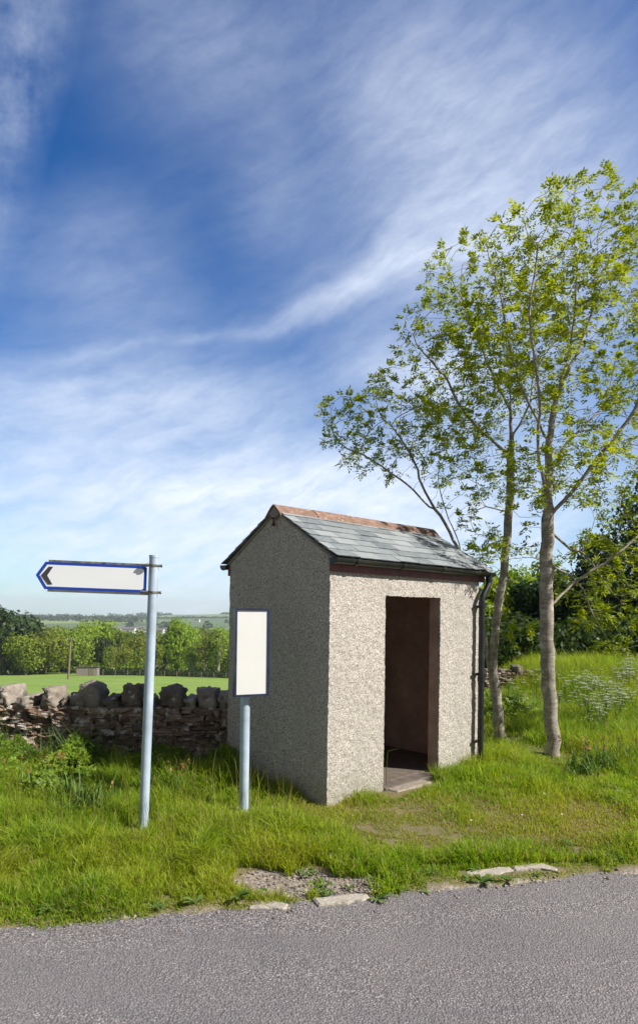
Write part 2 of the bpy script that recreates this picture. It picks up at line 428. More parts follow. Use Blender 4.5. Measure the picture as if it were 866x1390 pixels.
def patch(A, B, fn, skip=None, flip=False):
    global off
    AA, BB = np.meshgrid(A, B); P = fn(AA.ravel(), BB.ravel()); P = jitter(P)
    n1, n2 = len(B), len(A); I = np.arange(n1*n2).reshape(n1, n2)
    Q = np.stack([I[:-1, :-1], I[:-1, 1:], I[1:, 1:], I[1:, :-1]], -1)
    if skip is not None:
        am = (AA[:-1, :-1]+AA[1:, 1:])/2; bm_ = (BB[:-1, :-1]+BB[1:, 1:])/2
        Q = Q[~skip(am, bm_)]
    Q = Q.reshape(-1, 4)
    if flip: Q = Q[:, ::-1]
    Vs.append(P); Fs.append(Q+off); off += len(P)
st = .0085
ztop = HF+.085
fx = lines(0, W, st, (DA, DB)); fz = lines(ZB, ztop, st, (DZ,))
patch(fx, fz, lambda a, b: np.c_[a, a*0, b], lambda a, b: (a > DA) & (a < DB) & (b < DZ))
def roofz(y): return HF+.150+(RZ-HF-.185)*(1-np.abs(y-D/2)/(D/2))
gy = lines(0, D, st, (D/2,)); gt = np.linspace(0, 1, int(2.5/st))
patch(gy, gt, lambda a, b: np.c_[a*0, a, ZB+b*(roofz(a)-ZB)], flip=True)
gyc = lines(0, D, .03, (D/2,)); gtc = np.linspace(0, 1, 60)
patch(gyc, gtc, lambda a, b: np.c_[a*0+W, a, ZB+b*(roofz(a)-ZB)])
patch(lines(0, W, .03), lines(ZB, ztop, .03), lambda a, b: np.c_[a, a*0+D, b], flip=True)
# reveals of the opening (rendered edge, first 2 cm) - plaster behind
tt = np.linspace(0, .02, 3)
patch(tt, lines(ZB, DZ, st), lambda a, b: np.c_[a*0+DA, a, b]); patch(tt, lines(ZB, DZ, st), lambda a, b: np.c_[a*0+DB, a, b], flip=True)
patch(lines(DA, DB, st), tt, lambda a, b: np.c_[a, b, a*0+DZ])
wall = new_mesh('outer_wall', np.concatenate(Vs), np.concatenate(Fs), M['dash'], shelter, smooth=False)
# plaster inside
b = MB()
def quad(*p): b.add(p, [(0, 1, 2, 3)])
i0, i1, j0, j1, zc = T, W-T, T, D-T, 1.95
quad((i0, j1, -.05), (i1, j1, -.05), (i1, j1, zc), (i0, j1, zc))
quad((i0, j0, -.05), (i0, j1, -.05), (i0, j1, zc), (i0, j0, zc))
quad((i1, j0, -.05), (i1, j1, -.05), (i1, j1, zc), (i1, j0, zc))
quad((i0, j0, zc), (i1, j0, zc), (i1, j1, zc), (i0, j1, zc))
quad((i0, j0, -.05), (DA, j0, -.05), (DA, j0, zc), (i0, j0, zc))
quad((DB, j0, -.05), (i1, j0, -.05), (i1, j0, zc), (DB, j0, zc))
quad((DA, j0, DZ), (DB, j0, DZ), (DB, j0, zc), (DA, j0, zc))
quad((DA, .02, -.1), (DA, j0, -.1), (DA, j0, DZ), (DA, .02, DZ))
quad((DB, .02, -.1), (DB, j0, -.1), (DB, j0, DZ), (DB, .02, DZ))
quad((DA, .02, DZ), (DB, .02, DZ), (DB, j0, DZ), (DA, j0, DZ))
inner = new_mesh('inner_wall', np.array(b.v), b.f, M['plaster'], shelter)
b = MB(); b.box((W/2, D/2, .0), (W-2*T+.02, D-2*T+.02, .15), bev=.003); b.box(((DA+DB)/2, .055, -.008), (DB-DA-.01, .16, .15), bev=.006)
b.build('floor_slab', M['floor'], shelter)
b = MB(); b.box(((DA+DB)/2-.13, -.065, .0), (.5, .15, .12), bev=.01); b.build('doorstep', M['step'], shelter)
b = MB(); b.box((W/2, j1-.012, .115), (W-2*T, .02, .07)); b.build('skirting', M['rust'], shelter)

# roof: two slopes of individual slates in one mesh
RX0, RX1 = -.03, 2.319
EO = .095                                     # overhang beyond wall
ez = HF+.118                                  # slate underside at eave line
ridge_z = RZ-.02
run = D/2+EO; rise = ridge_z-ez; L = math.hypot(run, rise); slope = math.atan2(rise, run)
b = MB()
for side in (0, 1):
    nco = 7; exp = L/nco
    for i in range(nco):
        x = RX0-(i % 2)*.135; k = 0
        while x < RX1-.01:
            w = .262+rng.uniform(-.022, .022); x0 = max(x, RX0); x1 = min(x+w-.004, RX1)
            if x1-x0 > .03:
                s0 = i*exp-.012+rng.uniform(-.006, .006); s1 = min(s0+exp*1.35, L)
                t0 = .010+rng.uniform(0, .004); th = .007
                def P(s, x, h, side=side):
                    yy = -EO+s*math.cos(slope)-h*math.sin(slope); zz = ez+s*math.sin(slope)+h*math.cos(slope)
                    return (x, yy if side == 0 else D-yy, zz)
                a_ = rng.uniform(0, 1)
                jx = rng.uniform(-.002, .002)
                Vv = [P(s0+jx, x0, t0), P(s0-jx, x1, t0), P(s1, x1, .001), P(s1, x0, .001), P(s0+jx, x0, t0+th), P(s0-jx, x1, t0+th), P(s1, x1, .001+th), P(s1, x0, .001+th)]
                b.add(Vv, [(3, 2, 1, 0), (4, 5, 6, 7), (0, 1, 5, 4), (1, 2, 6, 5), (2, 3, 7, 6), (3, 0, 4, 7)], a_)
            x += w
b.build('slate_roof', M['slate'], shelter)
b = MB()                                      # board under the slates
for side in (0, 1):
    f2 = (lambda y: y) if side == 0 else (lambda y: D-y)
    P_ = [(-EO+.02, ez-.012), (D/2, ridge_z-.012), (D/2, ridge_z-.03), (-EO+.02, ez-.024)]
    n = 4; V = [(.01, f2(y), z) for y, z in P_]+[(RX1-.02, f2(y), z) for y, z in P_]
    b.add(V, [(0, 1, 2, 3), (7, 6, 5, 4)]+[(i, (i+1) % 4, (i+1) % 4+4, i+4) for i in range(4)])
b.build('roof_deck', M['mortar'], shelter)
# ridge tiles
b = MB(); n = 5; seg = (RX1-RX0+.03)/n
for i in range(n):
    x0 = RX0-.015+i*seg; x1 = x0+seg-.004
    rz = ridge_z+rng.uniform(-.003, .003); ww = .105+(.006 if i % 2 else 0); prof = []
    for q in np.linspace(-1, 1, 9):
        prof.append((D/2+q*ww, rz+.048-abs(q)**1.35*.098))
    inn = [(y, z-.016) for y, z in prof[::-1]]; poly = prof+inn
    m_ = len(poly); V = [(x0, y, z) for y, z in poly]+[(x1, y, z+.002) for y, z in poly]
    Fq = [(k, (k+1) % m_, (k+1) % m_+m_, k+m_) for k in range(m_)]
    Fq += [(k, k+1, m_-2-k, m_-1-k) for k in range(8)]+[(k+m_, k+1+m_, 2*m_-2-k, 2*m_-1-k) for k in range(8)]
    b.add(V, Fq, rng.uniform())
b.build('ridge_tiles', M['clay'], shelter)
b = MB(); b.prism([(D/2-.075, ridge_z-.04), (D/2, ridge_z+.03), (D/2+.075, ridge_z-.04), (D/2, ridge_z-.09)], lambda u, v, t: (t, u, v), RX0-.005, .02)
b.build('ridge_mortar', M['mortar'], shelter)
b = MB(); b.tube([(-.035, D/2, ridge_z-.075), (-.035, D/2, ridge_z-.14)], .009, 6); b.tube([(.0, D/2, ridge_z-.08), (-.06, D/2, ridge_z-.085)], .009, 6); b.tube([(-.036, D/2, ridge_z-.125), (-.036, D/2, ridge_z-.15)], .016, 8)
b.build('iron_hook', M['rust'], shelter)
# verge mortar line under slates on gable
b = MB()
for side in (0, 1):
    f2 = (lambda y: y) if side == 0 else (lambda y: D-y)
    P_ = [(-EO+.05, ez-.006), (D/2, ridge_z-.004), (D/2, ridge_z-.022), (-EO+.06, ez-.022)]
    V = [(RX0+.018, f2(y), z) for y, z in P_]+[(.03, f2(y), z) for y, z in P_]
    b.add(V, [(0, 1, 2, 3), (7, 6, 5, 4)]+[(i, (i+1) % 4, (i+1) % 4+4, i+4) for i in range(4)])
b.build('verge_mortar', M['mortar'], shelter)
# fascia, gutters, downpipe
def gutter(ysgn, x0, x1, name):
    fy = (lambda y: y) if ysgn == 0 else (lambda y: D-y)
    b = MB(); gc = (-.02-.052, HF+.108); R_ = .047
    outer = [(gc[0]+R_*math.cos(t), gc[1]+R_*math.sin(t)) for t in np.linspace(PI, 2*PI, 11)]
    innr = [(gc[0]+(R_-.005)*math.cos(t), gc[1]+(R_-.005)*math.sin(t)) for t in np.linspace(2*PI, PI, 11)]
    poly = outer+innr; m_ = len(poly)
    V = [(x0, fy(y), z) for y, z in poly]+[(x1, fy(y), z-.006) for y, z in poly]
    b.add(V, [(k, (k+1) % m_, (k+1) % m_+m_, k+m_) for k in range(m_)])
    for x in (x0, x1):                        # stop ends
        b.prism([(gc[0]+(R_+.004)*math.cos(t), gc[1]-.003+(R_+.004)*math.sin(t)) for t in np.linspace(PI, 2*PI, 11)], lambda u, v, t: (t, fy(u), v), x-.008, x+.008)
    gt_ = autosmooth(b.build(name, M['black'], shelter))
    for x in np.linspace(x0+.25, x1-.3, 4) if ysgn == 0 else (x0+.3, x1-.3):
        c_ = MB(); o_ = [(gc[0]+(R_+.005)*math.cos(t), gc[1]-.003+(R_+.005)*math.sin(t)) for t in np.linspace(PI*.97, 2*PI, 11)]
        i_ = [(gc[0]+(R_-.001)*math.cos(t), gc[1]-.003+(R_-.001)*math.sin(t)) for t in np.linspace(2*PI, PI*.97, 11)]
        poly = o_+i_; m_ = len(poly)
        V = [(x-.018, fy(y), z) for y, z in poly]+[(x+.018, fy(y), z) for y, z in poly]
        c_.add(V, [(k, (k+1) % m_, (k+1) % m_+m_, k+m_) for k in range(m_)]+[(k, k+1, m_-2-k, m_-1-k) for k in range(10)]+[(k+m_, k+1+m_, 2*m_-2-k, 2*m_-1-k) for k in range(10)])
        c_.build('gutter_bracket', M['black'], gt_)
gutter(0, RX0+.0, RX1+.015, 'gutter'); gutter(1, RX0-.0, RX1, 'gutter')
b = MB(); b.box((W/2+.03, -.012, HF+.052), (W+.085, .022, .105), bev=.003); b.build('fascia', M['fascia'], shelter)
b = MB(); b.box((W/2+.03, D+.012, HF+.052), (W+.085, .022, .105), bev=.003); b.build('fascia', M['fascia'], shelter)
b = MB(); px_ = W-.048
pp = [(RX1-.035, -.072, HF+.075), (RX1-.035, -.072, HF-.0), (RX1-.05, -.072, HF-.03), (px_+.015, -.068, HF-.145), (px_, -.066, HF-.18), (px_, -.066, HF-.26), (px_, -.066, .12), (px_, -.066, .02)]
b.tube(pp, .031, 14)
for z in (HF-.235, .95): b.tube([(px_, -.066, z+.03), (px_, -.066, z-.03)], .037, 14)
b.tube([(RX1-.035, -.072, HF+.08), (RX1-.035, -.072, HF+.015)], .037, 14)
dp = autosmooth(b.build('downpipe', M['black'], shelter))
for z in (HF-.26, 1.0, .3):
    c_ = MB(); c_.box((px_-.045, -.03, z), (.07, .02, .028), bev=.004); c_.box((px_, -.03, z), (.05, .06, .022)); c_.build('pipe_clip', M['black'], dp)

# ------------------------------------------------------------------ signs
def local_frame(base, top):
    zz = (top-base); h = np.linalg.norm(zz); zz = zz/h
    return zz, h
# finger sign
bY = 4.80
base = on_ground(195, 1124, .03); bY = base[1]; top = at(209.7, 755, bY)
zz, h = local_frame(base, top)
sg = empty('direction_sign', tuple(base))
tag(sg, 'blank white arrow sign with blue border on tall grey pole, pointing left', 'road sign')
def rel(p): return np.array(p)-base
b = MB(); b.tube([rel(base-zz*.3), rel(top)], .0345, 24, cap=True); pole = autosmooth(b.build('pole', M['galv'], sg))
b = MB(); b.tube([rel(top-zz*.012), rel(top+zz*.006)], .037, 24); autosmooth(b.build('pole_cap', M['galv'], sg))
xx = np.cross([0, 1., 0], zz); xx /= np.linalg.norm(xx)      # board's long axis (to the right)
TW = math.radians(9); xx = xx*math.cos(TW)+np.array([0, 1., 0])*math.sin(TW)
xx /= np.linalg.norm(xx); yy = np.cross(zz, xx)               # away from viewer
bd0 = rel(at(133, 784.5, bY))-yy*.07
s = bY/F
def bp(u, v, t): return bd0+xx*u+zz*v-yy*t                  # u right, v up, t toward viewer
def px2(u, v): return ((u-133)*s, (784.5-v)*s)
def rot2(p, a=.03): return p
outer = [px2(57, 784.2), px2(68.5, 766.2), px2(196, 766.2), px2(199, 769), px2(199, 799.8), px2(196, 802.6), px2(68.5, 802.6)]
inner_ = [px2(61.8, 784.2), px2(71, 770), px2(193, 770), px2(195.2, 772), px2(195.2, 796.8), px2(193, 798.8), px2(71, 798.8)]
b = MB(); b.prism(outer, bp, 0, .004); b.build('sign_board', M['white_rail'], sg)
b = MB(); n = len(outer); V = [bp(u, v, .0045) for u, v in outer]+[bp(u, v, .0045) for u, v in inner_]
b.add(V, [(i, (i+1) % n, (i+1) % n+n, i+n) for i in range(n)]); bo = new_mesh('border', np.array(b.v), b.f, M['blue'], sg)
new_mesh('sign_face', np.array([bp(u, v, .0045) for u, v in inner_]), [list(range(n))], M['white'], sg)
ch = [px2(63.8, 784.3), px2(73, 772.6), px2(78.6, 772.6), px2(71.6, 784.3), px2(78.6, 796), px2(73, 796)]
new_mesh('chevron', np.array([bp(u, v, .0075) for u, v in ch]), [[0, 1, 2, 3], [0, 3, 4, 5]], M['chev'], sg)
for vy, mt in ((765.0, 'steel'), (804.0, 'white_rail')):
    u0, v0 = px2(72, vy); u1, _ = px2(203, vy)
    b = MB()
    P_ = [(v0-.009, -.006), (v0+.009, -.006), (v0+.009, -.03), (v0-.009, -.03)]
    V = [bp(u0, v, t) for v, t in P_]+[bp(u1, v, t) for v, t in P_]
    b.add(V, [(0, 1, 2, 3), (7, 6, 5, 4)]+[(i, (i+1) % 4, (i+1) % 4+4, i+4) for i in range(4)]); b.build('sign_rail', M[mt], sg)
for vy in (768, 804.5):                       # clamps round the pole
    q = base+zz*((bY and (np.linalg.norm(top-base))*(1124-vy)/(1124-755)))
    q = rel(q); b = MB()
    b.tube([q-zz*.008, q+zz*.008], .039, 20)
    b.tube([q+xx*.03-yy*.01, q+xx*.062-yy*.01], .009, 8); b.tube([q+xx*.052-yy*.01, q+xx*.06-yy*.01], .014, 6)
    b.tube([q-xx*.085-yy*.03, q-xx*.03-yy*.035], .010, 8); b.tube([q-xx*.05-yy*.032, q-xx*.04-yy*.032], .015, 6)
    b.build('clamp', M['steel'], sg)
# flag sign
base = on_ground(331, 1103, .03); fY = base[1]; topf = at(333.3, 935, fY)
sf = empty('stop_sign', tuple(base)); tag(sf, 'blank white upright rectangular panel in navy frame on short grey pole', 'bus stop sign')
zz, h = local_frame(base, topf)
b = MB(); b.tube([rel(base-zz*.3), rel(topf)], .038, 24); autosmooth(b.build('pole', M['galv'], sf))
TL = at(319.5, 825.6, fY-.125); BL = at(317.9, 946.3, fY-.125); 
pv = TL-BL; ph = np.linalg.norm(pv); pv /= ph
ang = math.radians(24); uu = np.array([math.cos(ang), math.sin(ang), 0]); uu -= pv*(uu@pv); uu /= np.linalg.norm(uu)
# width so that the right edge lands at px 365.5
best = min(np.linspace(.2, .5, 301), key=lambda w: abs((lambda p: 433+F*((p-CAM)@r2)/((p-CAM)@fw))(TL+uu*w)-366.3))
pw = float(best); nn = np.cross(uu, pv); nn = -nn if nn[1] > 0 else nn
O = rel(BL)
def fp(u, v, t): return O+uu*u+pv*v+nn*t
fr = .0155; b = MB()
def bar(u0, u1, v0, v1, t0, t1):
    V = [fp(u, v, t) for t in (t0, t1) for u, v in ((u0, v0), (u1, v0), (u1, v1), (u0, v1))]
    b.add(V, [(0, 1, 2, 3), (7, 6, 5, 4), (0, 4, 5, 1), (1, 5, 6, 2), (2, 6, 7, 3), (3, 7, 4, 0)])
bar(0, fr, 0, ph, -.035, .012); bar(pw-fr, pw, 0, ph, -.035, .012); bar(fr, pw-fr, 0, fr, -.035, .0118); bar(fr, pw-fr, ph-fr, ph, -.035, .0118)
bar(fr, pw-fr, fr, ph-fr, -.03, -.004)
b.build('frame', M['navy'], sf)
b = MB(); bar(fr+.001, pw-fr-.001, fr+.001, ph-fr-.001, -.003, .002); b.build('panel', M['cream'], sf)
b = MB(); bar(.04, .075, .03, .05, -.05, -.036); bar(.1, .18, .03, .06, -.05, -.036); b.build('bracket', M['steel'], sf)

# ------------------------------------------------------------------ dry stone walls
import bmesh
def rock(c, d, seed, rough=.18, sub=2, rz=0.):
    bm = bmesh.new(); bmesh.ops.create_cube(bm, size=1.)
    bmesh.ops.subdivide_edges(bm, edges=bm.edges, cuts=sub+1, use_grid_fill=True)
    V = np.array([v.co for v in bm.verts]); n = V/np.linalg.norm(V, axis=1)[:, None]
    V = V*.7+n*.5*.34
    off_ = np.array([seed*1.37 % 50, seed*2.11 % 50, seed*.77 % 50])
    V = V+n*(rough*.6*vnoise(V+off_, 2.3, 1)+rough*.5*vnoise(V+off_, 5., 2)+rough*.3*vnoise(V+off_, 12., 3))[:, None]
    V = V*np.array(d)
    c_, s_ = math.cos(rz), math.sin(rz); V = V@np.array([[c_, s_, 0], [-s_, c_, 0], [0, 0, 1]])
    Fc = [[v.index for v in f.verts] for f in bm.faces]; bm.free()
    return V+np.array(c), Fc
def stone_wall(name, A, B, height_fn, th, label, cope_px, copes=None, zb=-.3):
    A = np.array(A, float); B = np.array(B, float); Lw = np.linalg.norm(B-A); d = (B-A)/Lw; ang = math.atan2(d[1], d[0])
    wl = empty(name, (A[0], A[1], 0), ang); tag(wl, label, 'stone wall')
    b = MB(); z = zb; sd = 0
    rows = []
    while z < .95:
        hh = rng.uniform(.03, .075); rows.append((z, hh)); z += hh
    for (z, hh) in rows:
        for face in (-1, 1):
            x = -rng.uniform(0, .2)
            while x < Lw:
                w = rng.uniform(.07, .26)*(1 if hh < .08 else 1.15); sd += 1
                xc = min(max(x+w/2, 0), Lw)
                if z+hh*.6 < height_fn(xc):
                    V, Fc = rock((x+w/2, face*(th/2-.07)+rng.uniform(-.03, .03), z+hh/2), (w*1.02, .17, hh*1.12), sd, .34, 1, 0)
                    b.add(V, Fc, rng.uniform())
                x += w
    body = b.build('wall_body', M['stone'], wl)
    b = MB(); b.box((Lw/2, 0, (zb+height_fn(Lw/2)-.06)/2), (Lw-.04, th-.14, height_fn(Lw/2)-.06-zb)); b.build('wall_core', M['mortar'], wl)
    for i, (x, w, hgt) in enumerate(copes):
        V, Fc = rock((0, 0, 0), (w*.93, th*rng.uniform(.85, 1.0), hgt*1.1), 500+i*7+len(name), .25, 4, rng.uniform(-.12, .12))
        V[:, 2] -= V[:, 2].min(); V[:, 2] *= hgt/V[:, 2].max(); V[:, 0] *= w*.98/np.ptp(V[:, 0])
        o = new_mesh('coping_stone', V, Fc, M['cope'], wl, smooth=True, attrs={'rnd': np.full(len(V), rng.uniform())})
        o.location = (x, 0, height_fn(x)-.035)
        o.rotation_euler = (rng.uniform(-.06, .06), rng.uniform(-.05, .05), 0)
wY = 6.55
Lx = at(0, 950, wY)[0]
cop = []
# left wall copes from photo: (x0,x1,top_y)
cp = [(-60, -34, 936), (-34, 0, 943), (0, 27, 930), (28, 59, 943), (60, 88, 932), (86, 98, 946), (97, 119, 940), (112, 146, 927), (145, 169, 943), (168, 197, 927), (196, 216, 942), (215, 256, 928), (252, 270, 944), (266, 299, 930), (297, 320, 936)]
body_top = 958
xA = at(-420, 950, wY)[0]
hz = at(150, body_top, wY)[2]
for x0, x1, ty in cp:
    cx = at((x0+x1)/2, 950, wY)[0]; cop.append((cx-xA, (x1-x0)*wY/F*.98, at((x0+x1)/2, ty, wY)[2]-hz+.04))
x = cop[0][0]-.2
while x > .1:
    w = rng.uniform(.16, .28); cop.append((x-w/2, w, rng.uniform(.14, .25))); x -= w+.01
stone_wall('dry_stone_wall', (xA, wY, 0), (-.52, wY+.03, 0), lambda x: hz+.012*math.sin(x*2.1), .36, 'mossy dry stone boundary wall with jagged upright coping left of the shelter', None, cop, zb=-.25)
# right wall, further off
A = np.array([1.4, 12.4]); B = np.array([10., 11.6]); Lw = np.linalg.norm(B-A); cop = []; x = .1
while x < Lw: w = rng.uniform(.16, .27); cop.append((x+w/2, w, rng.uniform(.12, .22))); x += w
zr = at(740, 916, 12.0)[2]
stone_wall('dry_stone_wall', A, B, lambda x: zr, .36, 'low pale stone wall behind the ash trees and long grass on the right', None, cop, zb=-.5)

# ------------------------------------------------------------------ ash trees: space colonisation
def resample(pts, step):
    pts = [np.array(p, float) for p in pts]; out = [pts[0]]
    # catmull-rom
    P = [pts[0]]+pts+[pts[-1]]; fine = []
    for i in range(1, len(P)-2):
        for t in np.linspace(0, 1, 12, endpoint=False):
            p0, p1, p2, p3 = P[i-1:i+3]
            fine.append(.5*((2*p1)+(-p0+p2)*t+(2*p0-5*p1+4*p2-p3)*t*t+(-p0+3*p1-3*p2+p3)*t**3))
    fine.append(pts[-1]); acc = 0
    for a, c in zip(fine[:-1], fine[1:]):
        acc += np.linalg.norm(c-a)
        if acc >= step: out.append(c); acc = 0
    return out
def grow(limbs, attract, step=.11, kill=.17, infl=.9, iters=90, seed=1):
    rg = np.random.default_rng(seed)
    nodes = []; par = []
    for li, pts in enumerate(limbs):
        pts = resample(pts, step); pts = pts[:max(4, int(len(pts)*.86))]
        wob = rg.normal(0, 1, (2, 3)); pts = [p+.035*np.sin(i_*.55*np.array([1, 1.3, .8])+wob[0]*3)*min(i_/6., 1)*(li > 0) for i_, p in enumerate(pts)]
        if li == 0: nodes.append(pts[0]); par.append(-1); prev = 0; rest = pts[1:]
        else:
            dd = np.linalg.norm(np.array(nodes)-pts[0], axis=1); prev = int(dd.argmin()); rest = pts[1:]
        for p in rest: nodes.append(p+rg.normal(0, .006, 3)); par.append(prev); prev = len(nodes)-1
    N = np.array(nodes); A_ = attract.copy()
    def nearest(A, N0, base=0):
        best = np.full(len(A), 1e9); bi = np.zeros(len(A), int)
        for s in range(0, len(N0), 400):
            d = np.linalg.norm(A[:, None]-N0[None, s:s+400], axis=2); k = d.argmin(1); m = d[np.arange(len(A)), k]
            u = m < best; best[u] = m[u]; bi[u] = k[u]+s+base
        return best, bi
    # only limb nodes above the lowest fork attract growth
    best, bi = nearest(A_, N)
    for it in range(iters):
        keep = best > kill; A_ = A_[keep]; best = best[keep]; bi = bi[keep]
        if len(A_) == 0: break
        act = best < infl
        if not act.any(): infl *= 1.5; continue
        ids = np.unique(bi[act]); new = []; pr = []
        for i in ids:
            m = act & (bi == i); v = (A_[m]-N[i]); v /= np.linalg.norm(v, axis=1)[:, None]; d = v.mean(0)
            if par[i] >= 0:
                pdv = N[i]-N[par[i]]; pdv /= np.linalg.norm(pdv)+1e-9; d = d+.35*pdv
            d = d+rg.normal(0, .12, 3)+np.array([0, 0, .06]); nrm = np.linalg.norm(d)
            if nrm < 1e-3: continue
            new.append(N[i]+d/nrm*step); pr.append(i)
        if not new: break
        new = np.array(new); b2, i2 = nearest(A_, new, len(N)); par += pr; N = np.r_[N, new]
        u = b2 < best; best[u] = b2[u]; bi[u] = i2[u]
        if not u.any(): break
    return N, np.array(par)
def wood_mesh(N, par, r_base, ntrunk, r_tip=.0032, power=2.15):
    n = len(N); kids = [[] for _ in range(n)]
    for i, p in enumerate(par):
        if p >= 0: kids[p].append(i)
    order = np.arange(n)[::-1]; R = np.zeros(n)
    acc = np.zeros(n)
    for i in order:
        acc[i] = r_tip**power if not kids[i] else acc[i]+1.5e-7
        if par[i] >= 0: acc[par[i]] += acc[i]
    R = acc**(1/power)
    k = math.log(r_base/r_tip)/math.log(max(R[0]/r_tip, 1.01)); R = r_tip*(R/r_tip)**k
    tr_ = np.zeros(n, bool); c = 0; z0_ = N[0][2]
    lim = R.copy(); off_tr = np.ones(n)
    for i, p in enumerate(par):
        if p >= 0: off_tr[i] = off_tr[p]*(1. if i < ntrunk else 1.) if i < ntrunk else (.66 if off_tr[p] == 1. else off_tr[p])
    R = np.maximum(R*off_tr, r_tip*.8)
    b = MB(); done = set()
    starts = [0]
    while starts:
        s_ = starts.pop(); chain = [s_]; c = s_
        while kids[c]:
            ks = sorted(kids[c], key=lambda j: -R[j]); starts += ks[1:]; chain.append(ks[0]); c = ks[0]
        if par[s_] >= 0: chain = [par[s_]]+chain; rr = [R[s_]]+[R[j] for j in chain[1:]]
        else: rr = [R[j] for j in chain]
        sides = 16 if max(rr) > .04 else (7 if max(rr) > .012 else 4)
        if len(chain) > 1: b.tube([N[j] for j in chain], rr, sides, cap=False)
    return b, R, kids
def ash_leaves(N, par, R, kids, seed, rmax=.0055, zmin=1.0, per_tip=10):
    rg = np.random.default_rng(seed); Vl = []; al = []
    for i in range(len(N)):
        if par[i] < 0 or N[i][2] < zmin: continue
        tip = not kids[i]
        if not tip and (R[i] > rmax or rg.uniform() > .6): continue
        ax = N[i]-N[par[i]]; ax /= np.linalg.norm(ax)+1e-9
        for q in range(per_tip+rg.integers(-1, 3) if tip else rg.integers(1, 4)):
            v = rg.normal(0, 1, 3); v -= ax*(v@ax); v /= np.linalg.norm(v)
            d = ax*rg.uniform(.1, .9)+v+np.array([0, 0, .25]); d /= np.linalg.norm(d)
            Ln = rg.uniform(.065, .13); nl = rg.integers(3, 6); side = np.cross(d, [0, 0, 1.]); side /= np.linalg.norm(side)+1e-9
            upv = np.cross(side, d); base_a = rg.uniform()
            p0 = N[i]+ax*rg.uniform(-.02, .02)
            lets = [(1., 0)]+[(t, sgn) for t in np.linspace(.35, .85, nl-1) for sgn in (-1, 1)]
            for t, sgn in lets:
                q0 = p0+d*Ln*t-np.array([0, 0, .025*t*t])
                ld = (d*.55+side*sgn*.9) if sgn else d.copy()
                ld = ld+rg.normal(0, .16, 3)-np.array([0, 0, .15]); ld /= np.linalg.norm(ld)
                ls = rg.uniform(.036, .060); wv = np.cross(ld, upv+rg.normal(0, .35, 3)); wv /= np.linalg.norm(wv)+1e-9; wv *= ls*.21
                mid = q0+ld*ls*.5
                Vl += [q0, mid+wv, q0+ld*ls, mid-wv]; al.append(min(1, max(0, base_a+rg.normal(0, .12))))
    Vl = np.array(Vl); return Vl, np.arange(len(Vl)).reshape(-1, 4), np.repeat(al, 4)
def attractors(ells, seed):
    rg = np.random.default_rng(seed); out = []
    for (px, py, rx, ry, Y, dy, n) in ells:
        c = at(px, py, Y)
        u = rg.normal(0, 1, (n, 3)); u /= np.linalg.norm(u, axis=1)[:, None]; u *= rg.uniform(0, 1, n)[:, None]**.38
        out.append(c+u*np.array([rx*Y/F, dy, ry*Y/F]))
    return np.concatenate(out)
def L3(*p): return [at(a, b_, c) for a, b_, c in p]
def build_ash(name, label, limbs, ells, r_base, seed, flare=True):
    att = attractors(ells, seed)
    N, par = grow(limbs, att, seed=seed)
    base = N[0].copy(); root = empty(name, tuple(base)); tag(root, label, 'tree', 'ash trees beside the shelter')
    b, R, kids = wood_mesh(N-base, par, r_base, len(resample(limbs[0], .11))*.62)
    b.v = [tuple(np.array(v)) for v in b.v]
    V = np.array(b.v)
    # root flare and lumpy bark
    hz_ = V[:, 2]; rr = np.linalg.norm(V[:, :2], axis=1); fl = 1+.35*np.exp(-np.clip(hz_, 0, 9)/.10)*(rr < .4)
    V[:, :2] *= np.where(hz_ < .5, fl, 1)[:, None]
    V += np.stack([vnoise(V, 7, q) for q in (1, 2, 3)], 1)*.009*(hz_ < 2.5)[:, None]
    b.v = V.tolist()
    b.build('trunk', M['bark'], root, smooth=True)
    Vl, Fl, al = ash_leaves(N-base, par, R, kids, seed+5, zmin=.8)
    new_mesh('crown', Vl, Fl, M['ashleaf'], root, attrs={'rnd': al})
    print(name, 'nodes', len(N), 'leaflets', len(Fl), 'tips', sum(1 for k in kids if not k))
YA, YB = 7.3, 8.3
A_limbs = [
    L3((751, 1036, YA), (748, 985, YA), (744, 930, YA), (743, 880, YA), (742, 820, YA), (742, 760, YA), (743, 700, YA), (744, 650, YA+.05), (745, 600, YA+.1), (754, 545, YA+.1), (775, 460, YA+.1), (782, 380, YA), (786, 300, YA), (789, 245, YA)),
    L3((743, 700, YA), (770, 672, YA-.1), (809, 630, YA-.2), (846, 577, YA-.3), (880, 500, YA-.4), (905, 400, YA-.4), (920, 320, YA-.3)),
    L3((744, 603, YA+.1), (717, 550, YA), (700, 490, YA-.2), (684, 430, YA-.3), (660, 350, YA-.3), (655, 285, YA-.3)),
    L3((742, 690, YA), (735, 620, YA-.2), (728, 540, YA-.5), (722, 450, YA-.6), (724, 350, YA-.6), (727, 260, YA-.5)),
    L3((755, 544, YA+.1), (790, 455, YA+.3), (815, 377, YA+.5), (850, 318, YA+.6), (866, 270, YA+.6)),
    L3((745, 640, YA), (780, 590, YA+.5), (830, 520, YA+.9), (850, 430, YA+1.2)),
    L3((744, 826, YA), (760, 808, YA+.05), (780, 790, YA+.1), (807, 776, YA+.15), (845, 745, YA+.2), (890, 700, YA+.2)),
    L3((750, 768, YA), (775, 785, YA+.2), (794, 805, YA+.3), (812, 850, YA+.4), (832, 880, YA+.45), (852, 896, YA+.5)),
    L3((742, 765, YA), (726, 757, YA-.05), (700, 755, YA-.15), (676, 758, YA-.3), (658, 772, YA-.4)),
    L3((744, 720, YA), (770, 745, YA+.3), (800, 760, YA+.6), (850, 830, YA+.9)),
]
